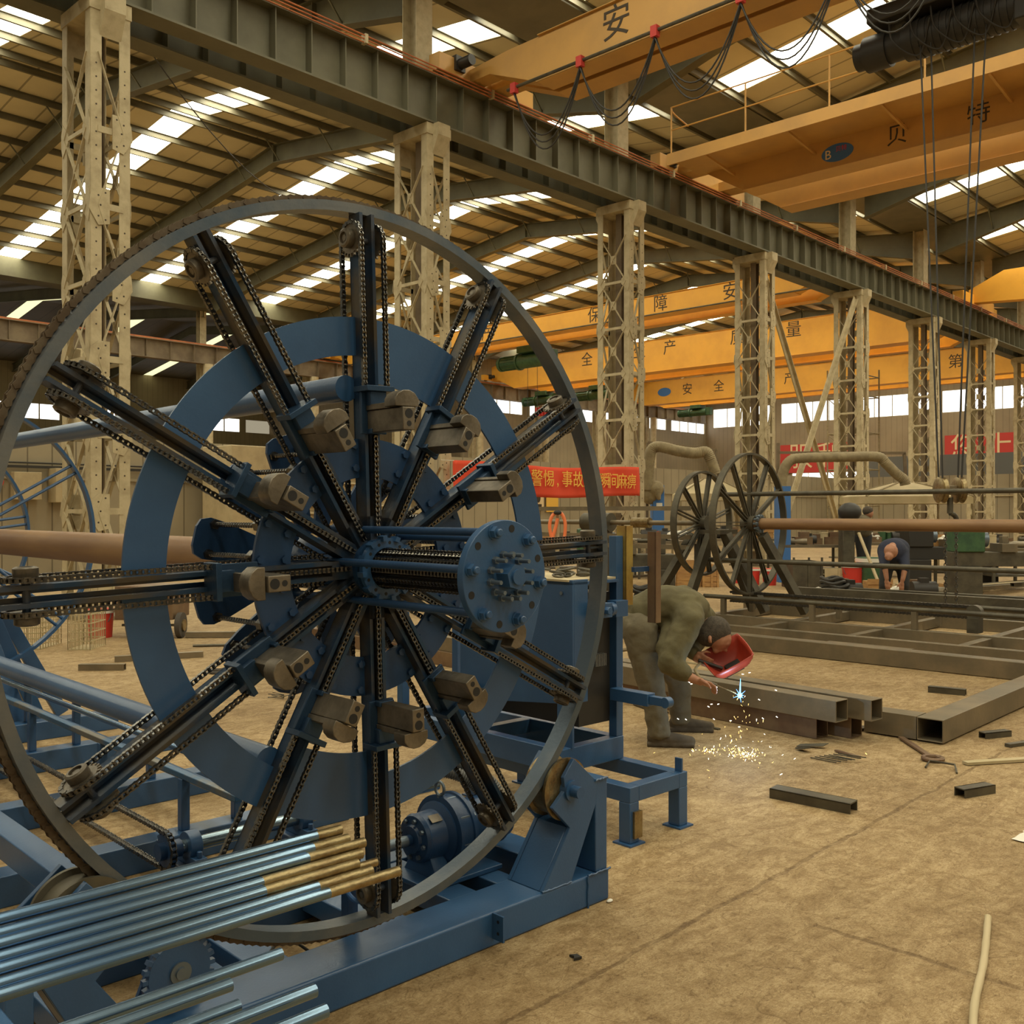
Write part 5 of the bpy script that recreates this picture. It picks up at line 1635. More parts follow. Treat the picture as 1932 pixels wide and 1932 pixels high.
for nm, a, d in (('shoe', ankN, V(.96, -.12, 0)), ('shoe', ankF, V(.98, -.1, 0))):
    d.normalize(); base = V(a.x, a.y, 0)
    b = MB()
    b.capsule(base + Z_ * .055 - d * .03, base + Z_ * .05 + d * .07, .048, .042); b.capsule(base + Z_ * .045 + d * .07, base + Z_ * .036 + d * .20, .046, .034)
    b.obox(base + Z_ * .012 + d * .075, d, Z_.cross(d), Z_, .30, .088, .024)
    b.capsule(base + Z_ * .06, a + Z_ * .02, .045, .045)
    s = part(nm, b, M['shoe'], wd_, smooth=0); remesh(s, .008, 3)
# red shield in his hand, its hollow side turned to his face
ms = thing('welding_shield', 'red hand held welding shield in front of the bent head of the welder', 'shield', (P3(1372, 1258, 6.35).x, 6.33, P3(1372, 1265, 6.35).z), 'C')
O = P3(1374, 1243, 6.33); un = V(-.42, -.50, .76).normalized(); ux = (V(.95, .1, .3) - un * V(.95, .1, .3).dot(un)).normalized(); uy = un.cross(ux).normalized()
vs = []; NU, NV = 20, 16
for j in range(NV):
    for i in range(NU):
        u = -1 + 2 * i / (NU - 1); v_ = -1 + 2 * j / (NV - 1)
        r_ = max(abs(u), abs(v_)); k_ = math.hypot(u, v_) or 1; ru = .82 + .18 * r_ / k_
        vs.append(O + ux * (u * ru * .145) + uy * (v_ * ru * .125) + un * (.125 * r_ ** 3.2 - .08))
g = MB(); g.add(vs, [(j * NU + i, j * NU + i + 1, (j + 1) * NU + i + 1, (j + 1) * NU + i) for j in range(NV - 1) for i in range(NU - 1)])
sh = part('shell', g, M['mask'], ms, smooth=60)
so = sh.modifiers.new('thickness', 'SOLIDIFY'); so.thickness = .006
part('lens_window', MB().obox(O - un * .068 + ux * .01, ux, uy, un, .10, .06, .012).obox(O - un * .094, ux, uy, un, .13, .08, .02), M['black'], ms, bevel=.002)
part('handle', MB().tube(P3(1318, 1246, 6.35), O - ux * .06 - un * .05, .012, 12), M['black'], ms)
# electrode holder, rod, arc and sparks
eh = thing('electrode_holder', 'thin welding rod in its holder pointing from his lower hand to the blue arc', 'tool', tuple(P3(1345, 1292, 6.12)), 'C')
tip = P3(1396, 1312, 6.17)
part('grip', MB().tube(P3(1322, 1281, 6.12), P3(1352, 1293, 6.12), .011, 12), M['steel_dark'], eh)
part('welding_rod', MB().tube(P3(1350, 1292, 6.12), P3(1388, 1308, 6.15), .0035, 8), M['brass'], eh)
part('lead', MB().path(spline([P3(1322, 1281, 6.12), P3(1312, 1262, 6.2), P3(1330, 1245, 6.5), P3(1340, 1240, 6.9)], 8), .009, 8), M['duct'], eh)
arc = thing('welding_arc', 'bright blue white welding arc on the side of the front tube', 'arc light', tuple(tip), 'C')
part('arc_core', MB().ball(tip, .009, 1, 1, 1.3, 12).tube(tip, tip + V(.002, 0, .05), .004, 8, .001), M['arc_core'], arc)
b = MB().ball(tip, .016, 1, .5, 1.1, 14)
for i in range(9):
    a = 2 * PI * i / 9
    L = .045 if i % 2 else .028
    b.tube(tip, tip + V(math.cos(a) * L, .002, math.sin(a) * L), .003, 6, .0005)
b.tube(tip, tip + V(.004, 0, .105), .006, 6, .001)
part('arc_flame', b, M['arc'], arc)
pl = bpy.data.lights.new('arc_lamp', 'POINT'); pl.energy = 4; pl.color = (.45, .72, 1.0); pl.shadow_soft_size = .02
po = bpy.data.objects.new('arc_lamp', pl); COL.objects.link(po); po.parent = arc; po.location = (0, -.05, .0)
rs = random.Random(11)
b = MB(); c_ = MB()
gx = P3(1400, 1395, 6.2)
for i in range(215):
    k = rs.random()
    if k < .30:      # falling from the arc
        t_ = rs.random(); p = tip + V(rs.gauss(0, .05 + .09 * t_), rs.gauss(0, .06), -t_ * .55)
    elif k < .70:    # cluster on the floor under the arc
        p = V(tip.x + rs.gauss(.0, .05), 6.05 + rs.gauss(0, .075), abs(rs.gauss(0, .018)) + .006)
    elif k < .84:
        p = V(tip.x - .21 + rs.gauss(0, .03), 6.12 + rs.gauss(0, .05), abs(rs.gauss(0, .014)) + .006)
    else:
        p = V(tip.x + rs.gauss(-.05, .22), 6.0 + rs.gauss(0, .28), abs(rs.gauss(0, .02)) + .008)
    if p.z < .005: p.z = .006
    d = V(rs.gauss(0, .5), 0, -1).normalized() if k < .3 else V(rs.gauss(0, 1), rs.gauss(0, 1), rs.gauss(0, 1)).normalized()
    L = rs.uniform(.002, .008); r = rs.uniform(.0010, .0024)
    (b if rs.random() < .6 else c_).tube(p - d * L, p + d * L, r, 5, r * .5)
for i in range(18):  # a few sparks thrown wide
    p = tip + V(rs.uniform(-.40, .35), rs.uniform(-.1, .1), rs.uniform(-.25, .15)); d = V(1, 0, rs.uniform(-1, .3)).normalized()
    c_.tube(p - d * .006, p + d * .006, .003, 5, .002)
o = lone('weld_sparks', b, M['spark'], 'spray of golden sparks falling from the arc and scattering on the floor', 'sparks', 'C', kind='stuff', origin=tuple(gx))
o = lone('weld_sparks', c_, M['sparkwhite'], 'white hot sparks scattered around the golden spray', 'sparks', 'C', kind='stuff', origin=tuple(gx))

# second worker bending over scrap in the distance
F1 = 16.4
w2 = thing('person', 'bald worker in a dark navy top bending down beyond the far machine bed', 'person', (F1 * (1690 - 966) / 1863, F1, 0), 'C')
q = lambda x, y, dF=0: P3(x, y, F1 + dF)
b = MB().ball(q(1681, 1040, -.35), .115, .95, 1, 1.05, 16).capsule(q(1684, 1030, -.2), q(1681, 1040, -.3), .06, .07)
b.ball(q(1677, 1050, -.42), .07).ball(q(1676, 1055, -.47), .02)
hand(b, q(1702, 1092, -.3), q(1701, 1105, -.3), V(0, -.1, -1), V(.4, .8, 0), V(-1, 0, 0), .5, 1.1)
hand(b, q(1672, 1092, -.3), q(1674, 1102, -.3), V(.1, -.1, -1), V(.4, .8, 0), V(1, 0, 0), .5, 1.1)
b.capsule(q(1708, 1070, -.25), q(1703, 1094, -.3), .05, .036); b.capsule(q(1669, 1068, -.25), q(1673, 1092, -.3), .05, .036)
o = part('body', b, M['skin'], w2, smooth=0); remesh(o, .012, 3)
b = MB().ball(q(1683, 1040), .24, 1, .9, .9, 18).ball(q(1690, 1035, .15), .23, 1, .9, .8, 18).capsule(q(1668, 1040), q(1669, 1068, -.25), .11, .075).capsule(q(1703, 1042), q(1708, 1072, -.25), .11, .075)
o = part('shirt', b, M['navy'], w2, smooth=0); remesh(o, .02, 3)
b = MB().ball(q(1688, 1058, .3), .17)
limb(b, [q(1674, 1065, .3), q(1668, 1105, .1), q(1668, 1132, .2)], [.12, .085, .07]); limb(b, [q(1703, 1065, .3), q(1706, 1105, .1), q(1705, 1132, .2)], [.12, .085, .07])
o = part('trousers', b, M['darkcloth'], w2, smooth=0); remesh(o, .02, 3)
for x in (1668, 1705):
    b = MB().capsule(V((x - 966) / 1863 * F1, F1 + .25, .05), V((x - 966) / 1863 * F1, F1 - .02, .045), .05, .042)
    part('shoe', b, M['shoe'], w2)
# third worker, only head and shoulders above the rusty pipe
F2 = 21.0
w3 = thing('person', 'dark haired worker seen as head and shoulders above the far rusty pipe', 'person', (F2 * (1633 - 966) / 1863, F2, 0), 'C')
q = lambda x, y, dF=0: P3(x, y, F2 + dF)
b = MB().ball(q(1639, 968), .105, .9, 1, 1.1, 14).capsule(q(1634, 976), q(1638, 970), .06, .06).capsule(q(1644, 969), q(1646, 970), .02, .015)
hand(b, q(1650, 992, -.4), q(1653, 996, -.45), V(.9, -.3, -.2), V(0, 0, -1), V(0, 1, 0), .4, 1.0)
b.capsule(q(1640, 990, -.3), q(1650, 992, -.4), .045, .03)
o = part('body', b, M['skin'], w3, smooth=0); remesh(o, .012, 2)
o = part('hair', MB().ball(q(1637, 964), .115, .95, 1, .9, 14), M['hair'], w3)
b = MB().ball(q(1628, 988), .2, 1, .9, 1, 16).ball(q(1628, 1000), .2).capsule(q(1630, 984), q(1641, 991, -.3), .1, .06)
o = part('shirt', b, M['trouser'], w3, smooth=0); remesh(o, .02, 3)
b = MB(); limb(b, [q(1624, 1012), q(1625, 1050), V(q(1624, 1050).x, F2, .08)], [.13, .09, .07]); limb(b, [q(1634, 1012), q(1634, 1050), V(q(1634, 1050).x, F2 + .1, .08)], [.13, .09, .07])
o = part('trousers', b, M['darkcloth'], w3, smooth=0); remesh(o, .02, 3)
part('shoe', MB().capsule(V(q(1624, 1000).x, F2, .05), V(q(1624, 1000).x + .05, F2 - .2, .045), .05, .04), M['shoe'], w3)
part('shoe', MB().capsule(V(q(1634, 1000).x, F2 + .1, .05), V(q(1634, 1000).x + .05, F2 - .1, .045), .05, .04), M['shoe'], w3)
# ================================================================== BANNERS, SIGNS, WALL EQUIPMENT, CLUTTER
# red banner tied between the second and third lattice column
bn = thing('banner', 'long red cloth banner with yellow Chinese characters tied between two lattice columns', 'banner', (15.2, 13.3, 1.87))
g = MB(); NU, NV = 60, 8; vs = []
for j in range(NV + 1):
    for i in range(NU + 1):
        u, v_ = i / NU, j / NV
        vs.append((12.55 + 5.75 * u, 13.30 + .03 * math.sin(u * 23 + v_ * 2) + .015 * math.sin(u * 61), 1.86 + .02 * math.sin(u * 9) - .05 * math.sin(PI * u) + (.60 + .05 * u) * v_))
g.add(vs, [(j * (NU + 1) + i, j * (NU + 1) + i + 1, (j + 1) * (NU + 1) + i + 1, (j + 1) * (NU + 1) + i) for j in range(NV) for i in range(NU)])
o = part('cloth', g, M['banner'], bn, smooth=60)
so = o.modifiers.new('thickness', 'SOLIDIFY'); so.thickness = .004
for ch, xx in (('时', 13.6), ('刻', 14.0), ('警', 14.78), ('惕', 15.14), (',', 15.42), ('事', 15.72), ('故', 16.08), ('源', 16.42), ('于', 16.74), ('瞬', 17.0), ('间', 17.3), ('麻', 17.62), ('痹', 17.96)):
    lettering(ch, .36, V(xx, 13.235, 2.16) - V(15.2, 13.3, 1.87), X_, Z_, M['yellow'], bn, ext=.002)
g = MB()
for xx, zz in ((12.55, 2.45), (12.55, 1.9), (18.3, 2.5), (18.3, 1.9)):
    g.tube((xx, 13.3, zz), (xx + (.25 if xx > 15 else -.15), 13.55, zz + .02), .006, 5)
part('tie_cord', g, M['white'], bn)


def sign(lab, y0, y1, z0, z1, chars, csz):
    t = thing('wall_sign', lab, 'sign', (71.2, (y0 + y1) / 2, z0))
    part('board', MB().box(71.18, 71.26, y0, y1, z0, z1), M['signred'], t, smooth=0)
    for c, y, z in chars:
        lettering(c, csz, V(71.17, y, z) - V(71.2, (y0 + y1) / 2, z0), V(0, -1, 0), Z_, M['signcream'], t, ext=.005)
    return t


sign('red sign board with two cream characters on the end wall behind the crossed braces', 32.3, 38.0, 4.55, 6.75, (('服', 36.3, 5.7), ('利', 33.9, 5.7)), 2.1)
sign('red sign board with two cream characters on the end wall at far right', 20.7, 25.4, 4.9, 6.85, (('您', 24.1, 5.9), ('上', 21.8, 5.9)), 1.9)
lone('wall_sign', MB().box(71.1, 71.2, 26.0, 30.5, 3.3, 3.8), M['signred'], 'narrow red strip sign low on the end wall between the lattice columns', 'sign', smooth=0)
# posters on the partition
t = thing('poster', 'small cream poster with a dark printed head above the orange hose', 'poster', (26.2, 23.42, 1.55))
part('sheet', MB().box(25.9, 26.5, 23.41, 23.43, 1.55, 2.3), M['signcream'], t, smooth=0)
part('printed_head', MB().prism([(.12 * math.cos(2 * PI * k / 16), .17 * math.sin(2 * PI * k / 16)) for k in range(16)], .006, V(26.2, 23.408, 2.0), X_, Z_, V(0, -1, 0)).box(26.02, 26.38, 23.402, 23.408, 1.62, 1.78), M['letter'], t, smooth=0)
t = thing('poster', 'small yellow notice with a red heading beside the cream poster', 'poster', (26.95, 23.42, 1.5))
part('sheet', MB().box(26.65, 27.3, 23.41, 23.43, 1.5, 2.1), M['yellow'], t, smooth=0)
part('heading', MB().box(26.65, 27.3, 23.41, 23.43, 2.1, 2.28), M['signred'], t, smooth=0)


def cf(x, y, F): return P3(x, y, F)


# orange hose loop hanging behind the right of the wheel
h = 14.0
g = MB().path(spline([cf(1050, 966, h), cf(1041, 975, h), cf(1037, 992, h), cf(1040, 1012, h), cf(1046, 1030, h)], 8), .024, 8)
g.path(spline([cf(1050, 966, h), cf(1060, 970, h), cf(1066, 985, h), cf(1066, 1005, h), cf(1062, 1030, h)], 8), .024, 8)
g.path(spline([cf(1052, 978, h), cf(1049, 992, h), cf(1044, 1010, h), cf(1040, 1030, h)], 8), .024, 8)
t = thing('rubber_hose', 'bright orange rubber hose looped over a black clip behind the big wheel', 'hose', tuple(cf(1052, 1030, h)), 'C')
part('hose_loop', g, M['orange'], t)
part('clip', MB().ball(cf(1052, 967, h - .03), .05, 1.2, .6, .7), M['black'], t)
part('hanger_post', MB().tube(V(cf(1052, 966, h).x, h + .06, 0), V(cf(1052, 966, h).x, h + .06, 1.52), .03, 10), M['cream'], t)


# louvred cabinet shed in front of the partition, seen between the spokes
t = thing('louvred_cabinet', 'tall beige cabinet with horizontal louvres behind the upper left spokes', 'cabinet', (15, 22.3, 0))
part('casing', MB().box(12.9, 18.0, 21.6, 23.0, 0, 3.15), M['cabinet'], t, bevel=.02, smooth=0)
g = MB()
for i in range(12): g.obox((16.1, 21.56, .5 + .2 * i), X_, V(0, .8, .6), V(0, -.6, .8), 3.2, .16, .02)
part('louvres', g, M['cabinet'], t, smooth=0)
part('door_frame', MB().box(14.35, 14.5, 21.55, 21.6, .2, 3.05).box(14.35, 17.9, 21.55, 21.6, 2.95, 3.05), M['cream'], t, smooth=0)
t = thing('roller_shutter', 'grey horizontally ribbed roller shutter at the far right behind the hook block', 'shutter', (49.9, 4.2, 0))
g = MB()
for i in range(14): g.box(49.86, 49.93, 2.3, 6.3, .15 + .2 * i, .31 + .2 * i)
part('slats', g, M['duct'], t, smooth=0)
part('shutter_frame', MB().box(49.8, 49.95, 2.1, 2.3, 0, 3.0).box(49.8, 49.95, 6.3, 6.5, 0, 3.0).box(49.8, 49.95, 2.1, 6.5, 2.95, 3.15), M['cream'], t, smooth=0)
t = thing('notice_board', 'board with printed white panel over two red panels at the right edge', 'notice board', (49.9, 1.0, .9))
part('panel', MB().box(49.9, 49.94, .3, 1.9, 2.0, 2.35), M['white'], t, smooth=0)
g = MB()
for i in range(4): g.box(49.88, 49.9, 1.2, 1.7, 2.05 + .07 * i, 2.08 + .07 * i)
part('printed_lines', g, M['letter'], t, smooth=0)
part('panel', MB().box(49.9, 49.94, 1.15, 1.9, 1.35, 1.9), M['signred'], t, smooth=0)
part('panel', MB().box(49.9, 49.94, .3, 1.1, 1.35, 1.9), M['signred'], t, smooth=0)

# switch boxes and bell on the partition at left
t = thing('switch_cabinet', 'flat beige switch cabinet on the partition right of the red bell', 'cabinet', (8.72, 23.3, 1.5))
part('box', MB().box(8.42, 9.02, 23.2, 23.44, 1.78, 2.4), M['cabinet'], t, bevel=.01, smooth=0)
t = thing('switch_cabinet', 'beige box with a white socket and orange lead beside the near lattice column', 'cabinet', (9.5, 23.2, 1.5))
part('box', MB().box(9.25, 9.75, 23.0, 23.44, 1.72, 2.5), M['cabinet'], t, bevel=.01, smooth=0)
part('socket', MB().box(9.42, 9.56, 22.96, 23.0, 1.85, 2.1), M['white'], t, bevel=.005)
part('orange_lead', MB().path(spline([(9.5, 22.95, 1.95), (9.62, 22.9, 1.6), (9.75, 22.9, 1.2)], 8), .015, 6), M['orange'], t)
lone('alarm_bell', MB().lathe([(.02, 0), (.13, .0), (.15, .03), (.13, .09), (.03, .11)], (8.12, 23.42, 2.18), V(0, -1, 0), 24), M['red'], 'round red alarm bell on the partition behind the far blue wheel', 'bell')
lone('wall_conduit', MB().box(XA, 20, 23.36, 23.42, 2.50, 2.56).tube((XA, 23.4, 2.62), (20, 23.4, 2.62), .02, 6), M['cable'], 'dark cable conduit running along the partition', 'conduit')


# extraction ducts and hoods
def duct(pts, r, name, lab, base, arms):
    t = thing(name, lab, 'duct', base, 'C')
    part('flexible_duct', MB().path(spline(pts, 12), r, 12, wob=lambda i: 1 if i % 2 else .93), M['duct'], t)
    g = MB()
    for a, b in arms: g.bar(a, b, .06, .06)
    part('support_arm', g, M['girder2'], t, smooth=0)
    return t


D1 = 24.0
duct([cf(1223, 925, D1), cf(1224, 880, D1), cf(1229, 850, D1), cf(1244, 843, D1), cf(1280, 851, D1), cf(1310, 855, D1), cf(1332, 853, D1), cf(1341, 868, D1), cf(1350, 895, D1)], .14, 'extraction_duct',
     'tan flexible extraction duct bent over beside the third lattice column', tuple(cf(1223, 925, D1)), [(cf(1222, 835, D1 + .2), cf(1352, 849, D1 + .2)), (cf(1351, 849, D1 + .2), cf(1356, 905, D1 + .2)), (V(cf(1222, 835, D1).x, D1 + .2, 0), cf(1222, 835, D1 + .2))])
D2 = 22.5
duct([cf(1474, 960, D2), cf(1476, 900, D2), cf(1490, 870, D2), cf(1520, 864, D2), cf(1600, 862, D2), cf(1655, 862, D2), cf(1672, 875, D2), cf(1690, 893, D2), cf(1705, 905, D2), cf(1708, 915, D2)], .12, 'extraction_duct',
     'tan flexible extraction duct reaching right to the second hood', tuple(cf(1474, 960, D2)), [(cf(1468, 854, D2 + .2), cf(1708, 855, D2 + .2)), (cf(1706, 855, D2 + .2), cf(1709, 905, D2 + .2)), (V(cf(1468, 836, D2).x, D2 + .2, 0), cf(1468, 836, D2 + .2))])


def hood(lab, x0, x1, ya, yb, yt, F):
    t = thing('extraction_hood', lab, 'hood', tuple(cf((x0 + x1) / 2, yb, F)), 'C')
    a, b = cf(x0, yb, F).x, cf(x1, yb, F).x; zb, za, zt = cf(0, yb, F).z, cf(0, ya, F).z, cf(0, yt, F).z; m_ = (a + b) / 2; d = (b - a) * .38
    g = MB()
    vs = [(a, F - d, zb), (b, F - d, zb), (b, F + d, zb), (a, F + d, zb), (a, F - d, za), (b, F - d, za), (b, F + d, za), (a, F + d, za),
          (m_ - .2, F - .2, zt), (m_ + .2, F - .2, zt), (m_ + .2, F + .2, zt), (m_ - .2, F + .2, zt)]
    g.add(vs, [(0, 1, 5, 4), (1, 2, 6, 5), (2, 3, 7, 6), (3, 0, 4, 7), (4, 5, 9, 8), (5, 6, 10, 9), (6, 7, 11, 10), (7, 4, 8, 11), (8, 9, 10, 11)])
    part('canopy', g, M['hood'], t, smooth=0)
    g = MB()
    for k in (0, 1, 2, 3):
        g.tube(vs[k + 4], vs[k + 8], .025, 6)
        g.tube((vs[k][0], vs[k][1], zb), (vs[k][0], vs[k][1], 0), .035, 8)
    part('hood_frame', g, M['duct'], t)


hood('pyramid shaped tan canvas hood behind the two far spoked wheels', 1276, 1400, 932, 945, 904, 27.0)
hood('larger pyramid shaped tan hood hanging behind the rusty pipe', 1608, 1802, 937, 951, 911, 24.5)
t = thing('fume_extractor', 'blue fume extractor cabinet with a brown sack on top beside the third column', 'cabinet', (cf(1238, 980, 24.2).x, 24.2, 0), 'C')
part('housing', MB().box(cf(1230, 0, 24.2).x, cf(1251, 0, 24.2).x, 24.0, 24.5, 0, 2.15), M['bluecab'], t, bevel=.01, smooth=0)
part('label_plate', MB().box(cf(1236, 0, 24.2).x, cf(1247, 0, 24.2).x, 23.98, 24.0, 1.6, 1.72), M['white'], t, smooth=0)
b = MB().ball(cf(1226, 930, 24.1), .24, 1, .8, 1.2, 14).ball(cf(1238, 922, 24.0), .2).capsule(cf(1240, 922, 23.9), cf(1243, 940, 23.9), .09, .06)
o = part('sack', b, M['duct'], t, smooth=0); remesh(o, .03, 3)
lone('blue_cabinet', MB().box(cf(1470, 0, 21).x, cf(1492, 0, 21).x, 21, 21.4, 0, 2.05), M['bluecab'], 'blue cabinet half hidden behind the right rim of the far wheel', 'cabinet', 'C', smooth=0)


# low clutter: crates, buckets, benches
def bucket(lab, x, y, r=.15, h=.34, m='red', F=None, grp='paint buckets'):
    """stands on the floor where the photo shows its foot at (x, y)"""
    F = 1.5 * 1863 / (y - 966) if F is None else F
    X = (x - 966) / 1863 * F
    t = thing('bucket', lab, 'bucket', (X, F, 0), 'C', grp)
    part('pail', MB().lathe([(r * .86, 0), (r * .98, h * .8), (r * .98, h * .8), (r, h)], (X, F, 0), Z_, 24), M[m], t)
    part('rim_band', MB().sector((0, 0), r * .97, r * 1.06, 0, h * .12, n=24).xform(Matrix.Translation((X, F, h * .86)) @ Matrix.Rotation(PI / 2, 4, 'X')), M['white'] if m != 'white' else M['grey'], t)
    part('handle', MB().path([(X + r * 1.02 * math.cos(q), F - r * .5, h * .85 - r * 1.0 * math.sin(q)) for q in [PI * i / 12 for i in range(13)]], .006, 6), M['bolt'], t)
    return t


bucket('red paint bucket with a pale rim standing behind the left of the wheel', 190, 1202)
bucket('red bucket behind the lower spokes of the far wheel, left one', 1398, 1100)
bucket('red bucket behind the lower spokes of the far wheel, middle one', 1420, 1103)
bucket('dark red bucket at the far wheel, right one', 1452, 1104)
bucket('white bucket with printed band in front of the wooden crates', 1260, 1107, .17, .42, 'white')
bucket('green steel drum beside the second bending worker', 1644, 1112, .28, .62, 'green')
bucket('red and white bucket left of the green drum', 1608, 1112, .2, .5)


def crate(lab, x0, x1, y, h, dd, m='wood', F=None, name='wooden_crate', cat='crate', n=4, grp=None):
    F = 1.5 * 1863 / (y - 966) if F is None else F
    a, b = (x0 - 966) / 1863 * F, (x1 - 966) / 1863 * F
    t = thing(name, lab, cat, ((a + b) / 2, F + dd / 2, 0), 'C', grp)
    g = MB()
    for i in range(n):
        z0, z1 = h * i / n, h * (i + .86) / n
        g.box(a, b, F, F + .02, z0, z1).box(a, b, F + dd - .02, F + dd, z0, z1).box(a, a + .02, F, F + dd, z0, z1).box(b - .02, b, F, F + dd, z0, z1)
    part('side_boards', g, M[m], t, smooth=0)
    for xx in (a - .005, (a + b) / 2, b - .035):
        part('batten', MB().box(xx, xx + .04, F - .02, F, 0, h), M[m], t, smooth=0)
    part('bottom', MB().box(a, b, F, F + dd, 0, .02), M[m], t, smooth=0)
    return t


crate('long orange wooden crate behind the bent back of the welder', 1232, 1322, 1107, .52, .7)
crate('second orange wooden crate behind the legs of the far wheel stand', 1326, 1356, 1108, .45, .6)
crate('pale slatted crate left of the green drum', 1556, 1606, 1112, .4, .5, 'hood')
crate('orange tray on the floor behind the second bending worker', 1618, 1660, 1092, .4, .5)
crate('dark steel bin beside the red buckets of the far wheel', 1496, 1552, 1112, .62, .8, 'steel_dark', n=1)


def wire_crate(lab, x0, x1, y, h, dd):
    F = 1.5 * 1863 / (y - 966); a, b = (x0 - 966) / 1863 * F, (x1 - 966) / 1863 * F
    t = thing('wire_crate', lab, 'crate', ((a + b) / 2, F + dd / 2, 0), 'C', 'plastic lattice crates')
    g = MB()
    nx = int((b - a) / .04); nz = 6
    for yy in (F, F + dd):
        for i in range(nx + 1): g.box(a + (b - a) * i / nx - .004, a + (b - a) * i / nx + .004, yy - .004, yy + .004, 0, h)
        for j in range(nz + 1): g.box(a, b, yy - .005, yy + .005, h * j / nz - .006, h * j / nz + .006)
    for xx in (a, b):
        for i in range(9): g.box(xx - .004, xx + .004, F + dd * i / 8 - .004, F + dd * i / 8 + .004, 0, h)
        for j in range(nz + 1): g.box(xx - .005, xx + .005, F, F + dd, h * j / nz - .006, h * j / nz + .006)
    g.box(a, b, F, F + dd, 0, .012)
    part('lattice', g, M['hood'], t, smooth=0)


wire_crate('pale lattice crate at the left edge behind the blue trestle', 8, 76, 1226, .36, .5)
wire_crate('pale lattice crate standing between the blue trestle and the red bucket', 128, 170, 1227, .58, .4)
t = thing('hand_cart', 'rusty brown hand cart with a small rubber wheel seen through the left spokes', 'cart', (-5.2, 13.0, 0), 'C')
Fc = 1.5 * 1863 / (1203 - 966); xc = (341 - 966) / 1863 * Fc
part('wheel', MB().tube((xc - .03, Fc, .15), (xc + .03, Fc, .15), .15, 28), M['rubber'], t)
part('wheel_hub', MB().tube((xc - .045, Fc, .15), (xc + .05, Fc, .15), .07, 16), M['brass'], t)
part('cart_body', MB().box(xc - .75, xc - .06, Fc - .1, Fc + .5, .22, .62), M['steel_red'], t, smooth=0, bevel=.01)
part('axle', MB().tube((xc - .7, Fc, .15), (xc, Fc, .15), .015, 8), M['steel_dark'], t)
for lab, a, b in (('square bar lying nearest behind the wide blue ring', (4.46, 9.66, .03), (5.24, 9.33, .03)), ('longer square bar beyond the nearest one behind the wheel', (5.9, 10.9, .04), (6.9, 10.0, .04)), ('short bar end peeping out behind the blue ring', (4.3, 9.1, .03), (4.0, 9.4, .03))):
    lone('square_bar', MB().box_tube(a, b, .07, .06, .006), M['steel_brown'], lab, 'steel bar', group='loose bars behind the wheel', smooth=0)
lone('iron_rod', MB().tube((5.55, 10.1, .015), (6.6, 9.3, .015), .014, 8), M['steel_dark'], 'thin dark rod with a ring lying between the loose bars', 'rod')
lone('coiled_strap', MB().path([(4.9 + .16 * math.cos(q), 8.3 + .09 * math.sin(q), .02 + .01 * math.sin(3 * q)) for q in [2 * PI * i / 20 for i in range(20)]], .018, 6, closed=True), M['rubber'], 'dark looped strap on the floor seen between spokes', 'strap')
g = MB()
for i in range(8):
    a = random.uniform(0, PI); g.bar((4.5, 6.75, .01 + .004 * i), (4.5 + .14 * math.cos(a), 6.75 + .14 * math.sin(a), .012 + .004 * i), .006, .005)
lone('wire_scraps', g, M['steel_dark'], 'small tangle of wire scraps on the floor through the lower left opening', 'wire', smooth=0)


# red scrap piece left of the welder and cable
lone('red_helmet', MB().lathe([(.17, 0), (.18, .02), (.15, .07), (.09, .11), (.01, .125)], (6.80, 5.75, .285), V(-.05, -.1, 1), 24), M['mask'], 'red face shield lying on the tubes behind the hips of the welder', 'shield')
lone('red_grinder', MB().tube((6.55, 5.25, .32), (6.68, 5.05, .32), .034, 12).ball((6.66, 5.08, .32), .038), M['red'], 'small red power tool on the tubes behind the welder', 'tool')
lone('orange_cloth', MB().ball(P3(1150, 1215, 6.9), .13, .5, .4, 1.2, 12).ball(P3(1158, 1170, 6.9), .09, .8, .4, 1), M['orange'], 'orange cloth bundle hanging behind the cabinet post', 'cloth', 'C')

# workbenches with junk along the back, each piece a thing of its own
rj = random.Random(5)
def bench(lab, x0, x1, y, F, h, dd=.8):
    a, b = (x0 - 966) / 1863 * F, (x1 - 966) / 1863 * F
    t = thing('workbench', lab, 'bench', ((a + b) / 2, F + dd / 2, 0), 'C', 'workbenches along the back')
    part('bench_top', MB().box(a, b, F, F + dd, h - .06, h), M['steel_brown'], t, smooth=0)
    for xx in (a + .05, b - .1):
        for yy in (F + .03, F + dd - .08):
            part('leg', MB().box(xx, xx + .05, yy, yy + .05, 0, h - .06), M['steel_dark'], t, smooth=0)
    part('shelf', MB().box(a + .1, b - .1, F + .08, F + dd - .1, .25, .29), M['steel_dark'], t, smooth=0)
    return a, b, h


JK = [('grey_motor', 'motor', 'small dark electric motor'), ('steel_block', 'block', 'brown steel block'), ('tin_can', 'can', 'small paint tin'), ('plastic_bag', 'bag', 'crumpled white plastic bag'), ('cardboard_box', 'box', 'small tan cardboard box'), ('pipe_offcut', 'pipe', 'short pipe offcut')]


